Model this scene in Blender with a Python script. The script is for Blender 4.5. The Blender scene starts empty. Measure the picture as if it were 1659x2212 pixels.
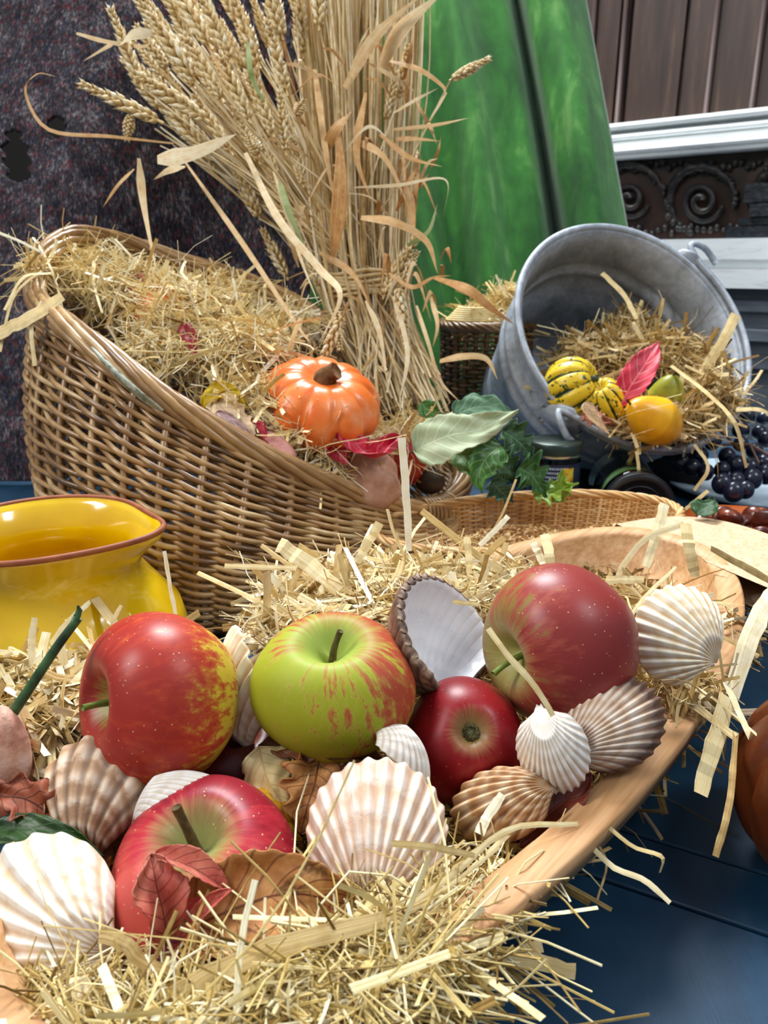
import bpy, math, random
import numpy as np
from mathutils import Vector, Matrix
random.seed(7); RNG = np.random.default_rng(7)
C = bpy.context.scene.collection
pi = math.pi
# ---------------------------------------------------------------- camera
F = 1660.0; PITCH = math.radians(18); H = 0.31
CAM = Vector((0, 0, H))
RGT = Vector((1, 0, 0)); FWD = Vector((0, math.cos(PITCH), -math.sin(PITCH))); UP = Vector((0, math.sin(PITCH), math.cos(PITCH)))
def ray(px, py): return FWD + RGT * ((px - 829.5) / F) - UP * ((py - 1106) / F)
def P(px, py, d): return CAM + ray(px, py) * d
def PZ(px, py, z):
    r = ray(px, py); return CAM + r * ((z - H) / r.z)
def V(r, u, t): return (RGT * r + UP * u - FWD * t).normalized()   # right, up, toward the viewer
def frame(o, z, x):
    z = Vector(z).normalized(); x = Vector(x); x = (x - z * x.dot(z)).normalized(); y = z.cross(x)
    m = Matrix((x, y, z)).transposed().to_4x4(); m.translation = o; return m
# ---------------------------------------------------------------- objects
def link(name, me, m=None, parent=None):
    o = bpy.data.objects.new(name, me); C.objects.link(o)
    if m is not None: me.materials.append(m)
    if parent is not None: o.parent = parent
    return o
def tag(o, label, cat, group=None, kind=None):
    o['label'] = label; o['category'] = cat
    if group: o['group'] = group
    if kind: o['kind'] = kind
    return o
def struct(o): o['kind'] = 'structure'; return o
def empty(name, mw=None):
    o = bpy.data.objects.new(name, None); C.objects.link(o); o.empty_display_size = .01
    if mw is not None: o.matrix_world = mw
    return o
def mesh(name, vs, fs, attrs=None, smooth=True):
    me = bpy.data.meshes.new(name)
    vs = np.asarray(vs, dtype=float).reshape(-1, 3)
    me.from_pydata(vs.tolist(), [], fs.tolist() if isinstance(fs, np.ndarray) else fs)
    if smooth: me.polygons.foreach_set('use_smooth', [True] * len(me.polygons))
    for k, a in (attrs or {}).items():
        at = me.attributes.new(k, 'FLOAT', 'POINT'); at.data.foreach_set('value', np.asarray(a, dtype=np.float32).ravel())
    me.update(); return me
def grid_faces(nu, nv, closed_u=False, closed_v=False, off=0):
    i = np.arange(nu if closed_u else nu - 1); j = np.arange(nv if closed_v else nv - 1)
    I, J = np.meshgrid(i, j, indexing='ij'); I2 = (I + 1) % nu; J2 = (J + 1) % nv
    return (np.stack([I * nv + J, I2 * nv + J, I2 * nv + J2, I * nv + J2], -1).reshape(-1, 4) + off)
def solid(o, t, off=-1.0):
    s = o.modifiers.new('thickness', 'SOLIDIFY'); s.thickness = t; s.offset = off; return o
class MB:
    "collects pieces of one mesh"
    def __init__(s): s.v = []; s.f = []; s.n = 0; s.a = {}
    def add(s, v, f, **at):
        v = np.asarray(v, dtype=float).reshape(-1, 3); s.v.append(v)
        s.f += [[int(k) + s.n for k in q] for q in f]
        for k in at: s.a.setdefault(k, [])
        for k in s.a: 
            x = at.get(k, 0.0); s.a[k].append(np.broadcast_to(np.asarray(x, dtype=float).ravel(), (len(v),)).copy() if np.ndim(x) == 0 or np.size(x) == 1 else np.asarray(x, dtype=float).ravel())
        s.n += len(v)
    def tube(s, pts, r, sides=6, closed=False, cap=True, **at):
        v, f = tube(pts, r, sides, closed, cap); s.add(v, f, **at)
    def box(s, lo, hi, mw=None):
        x0, y0, z0 = lo; x1, y1, z1 = hi
        v = [(x0,y0,z0),(x1,y0,z0),(x1,y1,z0),(x0,y1,z0),(x0,y0,z1),(x1,y0,z1),(x1,y1,z1),(x0,y1,z1)]
        if mw is not None: v = [tuple(mw @ Vector(q)) for q in v]
        s.add(v, [(0,3,2,1),(4,5,6,7),(0,1,5,4),(1,2,6,5),(2,3,7,6),(3,0,4,7)])
    def ell(s, c, r, mw=None, nu=10, nv=7, **at):
        v, f = lathe([(math.sin(pi*k/(nv-1)), -math.cos(pi*k/(nv-1))) for k in range(nv)], nu)
        v = v * np.asarray(r)
        if mw is not None: v = v @ np.array(mw.to_3x3()).T
        s.add(v + np.asarray(c), f, **at)
    def build(s, name, m, parent=None, smooth=True):
        me = mesh(name, np.concatenate(s.v), s.f, {k: np.concatenate(a) for k, a in s.a.items()}, smooth)
        return link(name, me, m, parent)
def lathe(prof, n=48, ph=0):
    prof = np.asarray(prof, dtype=float); a = np.linspace(0, 2 * pi, n, endpoint=False) + ph
    v = np.stack([prof[:, None, 0] * np.cos(a), prof[:, None, 0] * np.sin(a), np.broadcast_to(prof[:, None, 1], (len(prof), n))], -1)
    return v.reshape(-1, 3), grid_faces(len(prof), n, False, True)[:, ::-1]
def tube(pts, r, sides=6, closed=False, cap=True):
    p = np.asarray([tuple(q) for q in pts], dtype=float); n = len(p)
    r = np.broadcast_to(np.asarray(r, dtype=float), (n,))
    t = np.roll(p, -1, 0) - np.roll(p, 1, 0) if closed else np.gradient(p, axis=0)
    t /= np.linalg.norm(t, axis=1)[:, None] + 1e-12
    ref = np.array([0, 0, 1.0]); 
    if abs(t[0] @ ref) > .9: ref = np.array([1.0, 0, 0])
    nr = np.zeros((n, 3)); cur = ref
    for i in range(n):
        cur = cur - t[i] * (cur @ t[i]); cur = cur / (np.linalg.norm(cur) + 1e-12); nr[i] = cur
    b = np.cross(t, nr); a = np.linspace(0, 2 * pi, sides, endpoint=False)
    v = p[:, None] + r[:, None, None] * (np.cos(a)[None, :, None] * nr[:, None] + np.sin(a)[None, :, None] * b[:, None])
    f = grid_faces(n, sides, closed, True).tolist()
    if cap and not closed:
        f.append(list(range(sides))[::-1]); f.append([(n - 1) * sides + k for k in range(sides)])
    return v.reshape(-1, 3), f
def spline(pts, n, closed=False):
    p = np.asarray([tuple(q) for q in pts], dtype=float); m = len(p)
    out = []
    T = np.linspace(0, m if closed else m - 1, n, endpoint=not closed)
    for t in T:
        i = int(math.floor(t)); 
        if not closed: i = min(i, m - 2)
        u = t - i
        g = lambda k: p[(i + k) % m] if closed else (p[i + k] if 0 <= i + k < m else (2 * p[0] - p[1] if i + k < 0 else 2 * p[-1] - p[-2]))
        a, b, c, d = g(-1), g(0), g(1), g(2)
        out.append(.5 * ((2 * b) + (-a + c) * u + (2 * a - 5 * b + 4 * c - d) * u * u + (-a + 3 * b - 3 * c + d) * u ** 3))
    return np.array(out)
def ribbons(paths, side, w, th, tint):
    "paths (N,K,3), side (N,3) or (N,K,3), w (N,) or (N,K), th thickness ratio; flat six sided strands"
    N, K, _ = paths.shape
    t = np.gradient(paths, axis=1); t /= np.linalg.norm(t, axis=2, keepdims=True) + 1e-12
    s = side if side.ndim == 3 else np.repeat(side[:, None], K, 1)
    s = s - t * (s * t).sum(2, keepdims=True); s /= np.linalg.norm(s, axis=2, keepdims=True) + 1e-12
    nn = np.cross(t, s); w = (w if w.ndim == 2 else np.repeat(w[:, None], K, 1))[..., None]
    th = np.asarray(th, dtype=float).reshape(-1, 1, 1)
    v = np.stack([paths - s * w * .5 , paths - s * w * .25 + nn * w * th * .5, paths + nn * w * th * .15, paths + s * w * .25 + nn * w * th * .55, paths + s * w * .5 + nn * w * th * .1,
                  paths + s * w * .1 - nn * w * th * .5], 2)
    S = 6
    f = []
    base = grid_faces(K, S, False, True)
    f = (base[None] + (np.arange(N) * K * S)[:, None, None]).reshape(-1, 4)
    tt = np.repeat(tint, K * S); uu = np.tile(np.repeat(np.linspace(0, 1, K), S), N)
    return v.reshape(-1, 3), f, tt, uu
def across(n): return np.tile([0, .25, .5, .75, 1, .5], n // 6 + 1)[:n]
def vnoise(p, sc=1.0, seed=0):
    "cheap smooth noise, p (...,3)"
    q = np.asarray(p) * sc; r = np.zeros(q.shape[:-1]); rg = np.random.default_rng(seed)
    for k in range(6):
        d = rg.normal(size=3); r += np.sin(q @ d * (1 + .35 * k) + rg.uniform(0, 6.3))
    return r / 3.0
# ---------------------------------------------------------------- materials
def lin(h):
    if isinstance(h, str):
        h = h.lstrip('#'); c = [int(h[i:i+2], 16) / 255 for i in (0, 2, 4)]
        return tuple((x / 12.92 if x <= .04045 else ((x + .055) / 1.055) ** 2.4) for x in c) + (1,)
    return tuple(h) + (1,) if len(h) == 3 else h
class G:
    def __init__(s, name, rough=.5, spec=.5):
        s.m = bpy.data.materials.new(name); s.m.use_nodes = True; s.nt = s.m.node_tree
        s.b = s.nt.nodes['Principled BSDF']; s.b.inputs['Roughness'].default_value = rough
        s.b.inputs['Specular IOR Level'].default_value = spec
    def add(s, typ, props=None, **inp):
        n = s.nt.nodes.new(typ)
        for k, v in (props or {}).items(): setattr(n, k, v)
        for k, v in inp.items():
            k = int(k[1:]) if k[0] == '_' else k.replace('_', ' ')
            s.set(n.inputs[k], v)
        return n
    def set(s, sock, v):
        if isinstance(v, bpy.types.NodeSocket): s.nt.links.new(v, sock)
        elif isinstance(v, bpy.types.Node): s.nt.links.new(v.outputs[0], sock)
        elif isinstance(v, str): sock.default_value = lin(v)
        else: sock.default_value = v
    def P(s, name, v): s.set(s.b.inputs[name], v)
    def math(s, op, a, b=0.0, clamp=False):
        n = s.add('ShaderNodeMath', {'operation': op, 'use_clamp': clamp}); s.set(n.inputs[0], a); s.set(n.inputs[1], b); return n.outputs[0]
    def obj(s): return s.add('ShaderNodeTexCoord').outputs['Object']
    def att(s, name): return s.add('ShaderNodeAttribute', {'attribute_name': name}).outputs['Fac']
    def noise(s, vec, scale, detail=3, rough=.5, dist=0):
        return s.add('ShaderNodeTexNoise', None, Vector=vec, Scale=scale, Detail=detail, Roughness=rough, Distortion=dist).outputs['Fac']
    def vor(s, vec, scale, out='Distance', feat='F1'):
        return s.add('ShaderNodeTexVoronoi', {'feature': feat}, Vector=vec, Scale=scale).outputs[out]
    def scale(s, vec, v): return s.add('ShaderNodeMapping', None, Vector=vec, Scale=v).outputs[0]
    def ramp(s, fac, stops, interp='LINEAR'):
        n = s.add('ShaderNodeValToRGB', None, Fac=fac); r = n.color_ramp; r.interpolation = interp
        while len(r.elements) < len(stops): r.elements.new(.5)
        for e, (p, c) in zip(r.elements, stops):
            e.position = p; e.color = lin(c) if not isinstance(c, (int, float)) else (c, c, c, 1)
        return n.outputs[0]
    def mix(s, fac, a, b, mode='MIX'):
        n = s.add('ShaderNodeMix', {'data_type': 'RGBA', 'blend_type': mode}); s.set(n.inputs[0], fac); s.set(n.inputs[6], a); s.set(n.inputs[7], b); return n.outputs[2]
    def bump(s, h, st=.3, dist=.001):
        n = s.add('ShaderNodeBump', None, Strength=st, Distance=dist, Height=h); s.P('Normal', n.outputs[0])
def simple(name, col, rough=.5, spec=.5, metal=0, nscale=None, col2=None, bump=0, bd=.001):
    g = G(name, rough, spec)
    if nscale:
        n = g.noise(g.obj(), nscale, 4); g.P('Base Color', g.ramp(n, [(.3, col), (.7, col2 or col)]))
        if bump: g.bump(n, bump, bd)
    else: g.P('Base Color', col)
    g.b.inputs['Metallic'].default_value = metal
    return g.m
def straw_mat(name, stops, trans=True):
    g = G(name, .5, .35); t = g.att('tint'); n = g.noise(g.scale(g.obj(), (120, 120, 120)), 1.0, 3)
    cb = g.add('ShaderNodeCombineXYZ', None, X=g.math('MULTIPLY', g.att('across'), 7.0), Y=g.math('MULTIPLY', t, 97.0), Z=g.math('MULTIPLY', n, 1.2)); fib = g.noise(cb.outputs[0], 1.6, 3, .6)
    f = g.math('ADD', t, g.math('ADD', g.math('MULTIPLY', g.math('SUBTRACT', n, .5), .55), g.math('MULTIPLY', g.math('SUBTRACT', fib, .5), .9)), True)
    g.P('Base Color', g.ramp(f, stops)); g.bump(g.math('ADD', n, fib), .3, .0004)
    return g.m
STRAW = straw_mat('straw', [(0, '#7c5c2c'), (.2, '#b8955a'), (.45, '#d8bc80'), (.75, '#ead8a6'), (1, '#f8f0d4')])
STRAW_DARK = straw_mat('old_straw', [(0, '#523a1c'), (.3, '#98783f'), (.6, '#caa968'), (1, '#eedcae')])
WHEAT = straw_mat('wheat_stalk', [(0, '#8c6838'), (.3, '#c8a468'), (.6, '#e2cc9c'), (1, '#f6ecd0')])
EAR = straw_mat('wheat_husk', [(0, '#86622e'), (.35, '#c8a668'), (.7, '#e6d09e'), (1, '#f8efd4')])
BLADE = straw_mat('dry_blade', [(0, '#a46c34'), (.35, '#cc9c60'), (.7, '#e2c492'), (1, '#f2e4c0')])
def wicker_mat(name, stops, rough=.31):
    g = G(name, rough, .6); t = g.att('tint'); o = g.obj()
    n = g.noise(o, 45, 4); k = g.vor(o, 140)
    f = g.math('ADD', t, g.math('MULTIPLY', g.math('SUBTRACT', n, .5), .8), True)
    c = g.ramp(f, stops); spot = g.ramp(k, [(.0, 1.0), (.09, 0.0)])
    g.P('Base Color', g.mix(spot, c, '#3a2410')); g.bump(n, .2, .0006); return g.m
WICKER = wicker_mat('brown_wicker', [(0, '#5c4024'), (.35, '#8c673e'), (.65, '#ae8857'), (1, '#d2b484')])
CANE = wicker_mat('pale_cane', [(0, '#a5743c'), (.4, '#c89a5c'), (.7, '#dcb47a'), (1, '#eacb98')], .5)
# ---------------------------------------------------------------- straw piles
def straw_path(pos, d, L, K, bend, rg):
    N = len(pos); u = np.linspace(-.5, .5, K)[None, :, None]
    p = pos[:, None] + d[:, None] * u * L[:, None, None]
    b = rg.normal(size=(N, 3)); b -= d * (b * d).sum(1, keepdims=True)
    b[:, 2] *= .5
    p = p + b[:, None] * (u ** 2 - .08) * (L * bend)[:, None, None]
    b2 = np.cross(b, d); p = p + b2[:, None] * (np.sin(u * 7 + rg.uniform(0, 6, N)[:, None, None]) * .06) * (L * (bend > .6))[:, None, None]
    kink = rg.normal(size=(N, 3)) * (rg.random(N) < .35)[:, None]; c = rg.uniform(-.3, .3, N)[:, None, None]
    kink[:, 2] *= .4; p = p + kink[:, None] * np.maximum(u - c, 0) * (L * .55)[:, None, None]
    return p
def straw_pile(name, blobs, n, label, mat, cat='straw', Lr=(.02, .07), wr=(.0012, .004), lift=.5, inner=.55, tint=(.55, .22), seed=1, thin=.5, topmin=-.1, grain=None, zflat=1.0):
    "blobs: (centre, (rx, ry, rz), weight) mounds; strands lie roughly along the surface"
    rg = np.random.default_rng(seed); P_, D_ = [], []
    W = np.array([b[2] for b in blobs], float); W /= W.sum()
    for b, w in zip(blobs, W):
        k = int(n * w); q = rg.normal(size=(k * 3, 3)); q /= np.linalg.norm(q, axis=1)[:, None]
        q = q[q[:, 2] > topmin][:k]; r = rg.uniform(inner, 1.0, len(q)) ** .5
        rad = np.array(b[1]); pos = np.array(b[0]) + q * r[:, None] * rad
        nrm = q / rad; nrm /= np.linalg.norm(nrm, axis=1)[:, None]
        d = rg.normal(size=(len(q), 3)); d -= nrm * (d * nrm).sum(1, keepdims=True) * (1 - lift * rg.random(len(q))[:, None])
        if grain is not None: d = d + np.array(grain) * (np.sign(rg.normal(size=len(q))) * rg.uniform(0, 1.6, len(q)))[:, None]
        d[:, 2] *= zflat; d /= np.linalg.norm(d, axis=1)[:, None]; P_.append(pos); D_.append(d)
    pos = np.concatenate(P_); d = np.concatenate(D_); N = len(pos)
    thinm = rg.random(N) < thin
    w = np.where(thinm, rg.uniform(.0005, .0013, N), rg.uniform(wr[0], wr[1], N)); L = rg.uniform(Lr[0], Lr[1], N) * np.where(rg.random(N) < .12, 1.5, 1)
    L = np.where(rg.random(N) < .15, L * 1.5, L); p = straw_path(pos, d, L, 9, np.where(thinm, 1.3, .45) * rg.uniform(.2, 1.3, N), rg)
    p[..., 2] = np.maximum(p[..., 2], .0015)
    v, f, t, u = ribbons(p, rg.normal(size=(N, 3)), w, np.where(thinm, .6, .12), np.clip(rg.normal(tint[0], tint[1], N), 0, 1))
    o = link(name, mesh(name, v, f, {'tint': t, 'across': across(len(t))}, False), mat)
    return tag(o, label, cat, kind='stuff')
def single_straw(pts, wpx, label, mat=None, name='straw_stalk', group=None, tint=.75, side=None, th=.07, cat='straw', taper=1.0, K=None):
    p = np.array([tuple(P(*q)) for q in pts]); o0 = Vector(p[0]); K = K or (len(pts) * 3)
    K = max(K, 12); q = spline(p, K) if len(pts) > 2 else np.linspace(p[0], p[1], K)
    d = pts[0][2]; rs_ = np.random.default_rng(int(abs(pts[0][0] * 7 + pts[0][1]))); w = (1 + rs_.normal(0, .05, K) - .25 * np.linspace(0, 1, K) ** 6)[None] * wpx * d / F
    q = q + rs_.normal(0, 1, (K, 3)) * wpx * d / F * .035
    s = np.array([tuple(side if side is not None else V(*( (pts[-1][1]-pts[0][1]), (pts[-1][0]-pts[0][0]), 6.0*0.3*abs(wpx))))])
    # broad side faces the room
    t = q[-1] - q[0]; s = np.cross(t / np.linalg.norm(t), np.array(tuple(-FWD + UP * .4)))[None] if side is None else s
    v, f, tt, uu = ribbons((q - np.array(o0))[None], s, w, th, np.array([tint]))
    o = link(name, mesh(name, v, f, {'tint': tt, 'across': across(len(tt))}, False), mat or STRAW); o.location = o0
    return tag(o, label, cat, group)
# ================================================================ SETTING
WD = Vector((-.79, .613, 0)).normalized(); WN = Vector((-WD.y, WD.x, 0)); WN = WN if WN.y < 0 else -WN   # wall direction, normal towards the room
W0 = P(1500, 400, 2.3)
def wall_hit(px, py):
    r = ray(px, py); t = (W0 - CAM).dot(WN) / r.dot(WN); return CAM + r * t
def ws(px, py): return (wall_hit(px, py) - W0).dot(WD)
def wz(px, py): return wall_hit(px, py).z
WM = Matrix((WD, -WN, Vector((0, 0, 1)))).transposed().to_4x4(); WM.translation = Vector((W0.x, W0.y, 0))
if WM.determinant() < 0: pass
def wall_box(mb, s0, s1, z0, z1, out0, out1):   # out: towards the room
    mb.box((min(s0, s1), -out1, z0), (max(s0, s1), -out0, z1), WM)
g = G('dark_wood_panel', .45, .4); o = g.obj(); n = g.noise(g.scale(o, (14, 14, 1.2)), 3, 5, .6)
g.P('Base Color', g.ramp(n, [(.3, '#2a1d18'), (.55, '#3e2c24'), (.75, '#5a4336')])); g.bump(n, .2, .002); WOODP = g.m
g = G('dark_wood_bead', .55, .35); o = g.obj(); n = g.noise(g.scale(o, (14, 14, 1.2)), 3, 5, .6)
g.P('Base Color', g.ramp(n, [(.3, '#3c2c28'), (.75, '#5e4c46')])); BEAD = g.m
g = G('pale_marble', .35, .5); o = g.obj(); n = g.noise(g.scale(o, (2, 2, 12)), 4, 6, .65, 1.0)
g.P('Base Color', g.ramp(n, [(.25, '#b4babc'), (.45, '#e8ecec'), (.8, '#f6f8f6')])); MARBLE = g.m
g = G('grey_stone', .5, .4); o = g.obj(); n = g.noise(g.scale(o, (2, 2, 20)), 4, 5, .6)
g.P('Base Color', g.ramp(n, [(.25, '#4a5058'), (.6, '#6d747c'), (.85, '#8a8f95')])); GSTONE = g.m
g = G('carved_dark_wood', .4, .5); o = g.obj(); n = g.noise(o, 30, 5, .6)
g.P('Base Color', g.ramp(n, [(.3, '#1c1a1c'), (.55, '#35302e'), (.8, '#6a5a48')])); g.bump(n, .5, .004); CARVE = g.m
S0, S1 = -2.2, 3.2
zc0, zc1 = wz(1500, 257), wz(1500, 338)      # upper marble rail
zf0 = wz(1600, 516); zl0 = wz(1640, 622)
mb = MB(); wall_box(mb, S0, S1, -.8, 2.2, -.06, 0.0)
seams = [1285, 1340, 1362, 1480, 1545, 1640, 1700, 1240, 1180, 1100]
ss = sorted(ws(x, 130) for x in seams)
prev = S0
for s in ss + [S1]:
    wall_box(mb, prev + .006, s - .006, zc0, 2.1, 0, .014 + .006 * random.random()); prev = s
struct(mb.build('wall_back', WOODP, smooth=False))
for px in (1283, 1350, 1543, 1642):
    mb = MB(); s = ws(px, 130)
    mb.tube([WM @ Vector((s, -.022, z)) for z in (zc0, 1.0, 2.1)], .009, 8)
    struct(mb.build('trim_1', BEAD))
mb = MB()
hh = zc0 - zc1
for a, b, out in ((0, .2, .07), (.2, .34, .045), (.34, .44, .065), (.44, .50, .05), (.5, .58, .06), (.58, 1.0, .085)):
    wall_box(mb, S0, S1, zc0 - b * hh, zc0 - a * hh, -.01, out)
for a, out in ((.1, .072), (.39, .066), (.8, .088)):
    mb.tube([WM @ Vector((s, -out, zc0 - a * hh)) for s in (S0, 0, S1)], .09 * hh, 8)
struct(mb.build('trim_2', MARBLE, smooth=False))
mb = MB(); wall_box(mb, S0, S1, zf0, zc1, -.02, .012); struct(mb.build('trim_3', simple('frieze_board', '#4a2c20', .4, .5, 0, 20, '#2c1d18'), smooth=False))
mb = MB(); hl = zf0 - zl0
for a, b, out in ((0, .42, .07), (.42, .62, .05), (.62, 1, .08)): wall_box(mb, S0, S1, zf0 - b * hl, zf0 - a * hl, -.01, out)
struct(mb.build('trim_4', MARBLE, smooth=False))
mb = MB(); z = zl0
for k, (dz, out) in enumerate(((.035, .03), (.03, .06), (.05, .04), (.03, .09), (.08, .07), (.6, .05))):
    wall_box(mb, S0, S1, z - dz, z, -.01, out); z -= dz
struct(mb.build('baseboard_back', GSTONE, smooth=False))
# carved frieze ornaments: one carving, scrolls as its parts
root = empty('carved_scroll', Matrix.Translation(wall_hit(1500, 430))); inv = root.matrix_world.inverted()
tag(root, 'dark carved wooden scrollwork between the two white stone ledges', 'carving')
def carve_tube(pts, r, name, sides=8):
    mb = MB(); mb.tube([inv @ (wall_hit(*p[:2]) + WN * p[2]) for p in pts], r, sides); return mb.build(name, CARVE, root)
def spiral(cx, cy, R, turns, sg=1, a0=0, asp=1.0):
    return [(cx + asp * R * (1 - .86 * t) * math.cos(a0 + sg * turns * 2 * pi * t), cy + R * (1 - .86 * t) * math.sin(a0 + sg * turns * 2 * pi * t), .022 + .02 * t) for t in np.linspace(0, 1, 50)]
def blobs(pts, name, r):
    mb = MB()
    for (x, y) in pts:
        c = inv @ (wall_hit(x, y) + WN * .02); mb.ell(c, (r * random.uniform(.7, 1.2), r * .8, r * random.uniform(.7, 1.2)), None, 8, 6)
    return mb.build(name, CARVE, root)
for cx, cy, R, a0 in ((1522, 437, 46, .2), (1368, 432, 40, .3), (1700, 440, 46, 0)):
    carve_tube(spiral(cx, cy, R, 1.9, 1, a0, .95), .009, 'volute')
    ring = [(cx - 78 * .9 * math.cos(a) , cy - 74 * math.sin(a), .018 + .012 * math.sin(a)) for a in np.linspace(-1.2, 2.9, 36)]
    carve_tube(ring, [.006 + .008 * math.sin(pi * k / 35) + .0025 * math.sin(k * 1.9) for k in range(36)], 'acanthus_scroll')
    blobs([(cx - 72 * math.cos(a) + random.uniform(-6, 6), cy - 70 * math.sin(a) + random.uniform(-6, 6)) for a in np.linspace(-1.3, 3.2, 26)], 'leaf_carving', .011)
blobs([(x, 360 + random.uniform(-9, 9)) for x in np.arange(1320, 1690, 13)], 'leaf_carving', .011)
blobs([(x, 497 + random.uniform(-8, 8)) for x in np.arange(1330, 1600, 14)], 'leaf_carving', .010)
mb = MB()
for k, (x0, x1, y0, y1) in enumerate(((1615, 1700, 395, 440), (1628, 1700, 440, 470), (1605, 1700, 470, 488), (1578, 1700, 488, 515))):
    a, b = wall_hit(x0, y1), wall_hit(x1, y0)
    sa, sb = (a - W0).dot(WD), (b - W0).dot(WD)
    mm = inv @ WM; mb.box((min(sa, sb), -.05 - .008 * (k % 2), min(a.z, b.z)), (max(sa, sb), 0, max(a.z, b.z)), mm)
mb.build('basket_carving', simple('carved_basket_dark', '#20262e', .45, .5, 0, 60, '#0f1216', .8, .004), root, smooth=False)
# dark back wall far behind and floor
mb = MB(); mb.box((-3.5, 3.6, -.8), (3.5, 3.7, 2.6)); struct(mb.build('wall_left', simple('dark_far_wall', '#1c1814', .7, .3), smooth=False))
mb = MB(); mb.box((-4, -1.5, -.85), (4, 4, -.8)); struct(mb.build('floor', GSTONE, smooth=False))
# ---------------- table
g = G('blue_black_painted_board', .42, .5); o = g.obj()
n = g.noise(o, 9, 5, .6); sc = g.noise(g.scale(o, (900, 30, 1)), 1.0, 2, .5, .6)
c = g.ramp(n, [(.3, '#0e2d44'), (.7, '#1b4865')])
scr = g.ramp(sc, [(.72, 0.0), (.76, .45)]); sp = g.ramp(g.vor(o, 90), [(0, .6), (.04, 0.0)])
c = g.mix(scr, c, '#3f6480'); c = g.mix(sp, c, '#0a1a26')
g.P('Base Color', c); g.P('Roughness', g.ramp(n, [(.3, .36), (.7, .5)])); g.bump(g.mix(.5, sc, n), .12, .0006); TABLE = g.m
tb = empty('display_table', Matrix.Translation((0, .8, -.8)))
tag(tb, 'dark blue painted table top of joined boards carrying the whole display', 'table')
mb = MB()
y = -.1
a1 = PZ(1300, 1780, 0); a2 = PZ(1560, 1860, 0)     # seam directions seen between bowl and pumpkin
ang = math.atan2(a2.y - a1.y, a2.x - a1.x)
Rm = Matrix.Translation((a1.x, a1.y, 0)) @ Matrix.Rotation(ang, 4, 'Z')
k0 = -.40; widths = [.36, .0395, .3, .3, .3, .3, .3]
ys = [-.66, -.0425, 0, .42, .8, 1.15]
me_parts = []
for k in range(len(ys) - 1):
    # boards are clipped to the table outline by simple extents
    mb.box((-1.3, ys[k] + .0009, .78), (1.45, ys[k + 1] - .0009, .80), Matrix.Translation((-0, -.8, 0)) @ Rm)
o_ = mb.build('tabletop', TABLE, tb, smooth=False)
bv = o_.modifiers.new('edge', 'BEVEL'); bv.width = .0012; bv.segments = 2
mb = MB(); mb.box((-1.0, -.5, 0.02), (1.0, .3, .775)); mb.build('table_skirt', simple('black_cloth', '#0c0e12', .9, .2), tb, smooth=False)
# ---------------- recycled felt blanket with two holes
g = G('recycled_felt', .95, .1); o = g.obj()
kn = g.noise(g.scale(o, (300, 300, 90)), 1.0, 3, .7); n1 = g.noise(o, 26, 5, .7); n2 = g.noise(g.scale(o, (160, 160, 70)), 1.0, 3, .7); hue = g.noise(g.scale(o, (120, 120, 70)), 1.3, 2)
c = g.ramp(g.math('ADD', g.math('MULTIPLY', kn, .6), g.math('MULTIPLY', n1, .5)), [(.40, '#0e0d12'), (.50, '#2e2b32'), (.60, '#524f56'), (.74, '#b8b4b6')])
cc = g.ramp(hue, [(.30, '#1c3460'), (.38, '#2b2830'), (.56, '#3a3230'), (.66, '#8a2c38'), (.72, '#4a3c3a'), (.8, '#2c5c54')])
c = g.mix(.38, c, cc, 'MIX'); c = g.mix(g.ramp(n2, [(.60, 0.0), (.74, .6)]), c, '#a8a2a4')
g.P('Base Color', c); g.bump(g.math('ADD', kn, n1), .9, .004); FELT = g.m
nu, nv = 300, 400; uu = np.linspace(0, 1, nu); vv = np.linspace(0, 1, nv); vs = np.zeros((nu, nv, 3))
for i, u in enumerate(uu):
    for j, v in enumerate(vv):
        px = -260 + 890 * u + 40 * math.sin(v * 3); py = -260 + 1640 * v
        d = 1.13 + .03 * math.sin(u * 9 + v * 2) + .02 * math.sin(v * 7 + u * 4) + .05 * u
        vs[i, j] = P(px, py, d)
fs = grid_faces(nu, nv)
def pix(p):
    q = Vector(p) - CAM; d = q.dot(FWD); return (829.5 + F * q.dot(RGT) / d, 1106 - F * q.dot(UP) / d)
keep = []
V2 = vs.reshape(-1, 3)
for q in fs:
    x, y_ = pix(V2[q].mean(0))
    h1 = ((x - 125) / 21) ** 2 + ((y_ - 280) / 26) ** 2 < 1 + .25 * math.sin(x)
    h2 = ((x - 38 - (y_ - 330) * .12) / 30) ** 2 + ((y_ - 345) / 58) ** 2 < 1 + .3 * math.sin(y_ * .2)
    if not (h1 or h2) and all(V2[q][:, 2] > .003): keep.append([int(a) for a in q])
bl = link('felt_blanket', mesh('felt_blanket', V2, keep), FELT)
tag(bl, 'dark grey flecked felt blanket with two holes hanging behind the wicker basket', 'blanket'); solid(bl, .005)
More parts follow.
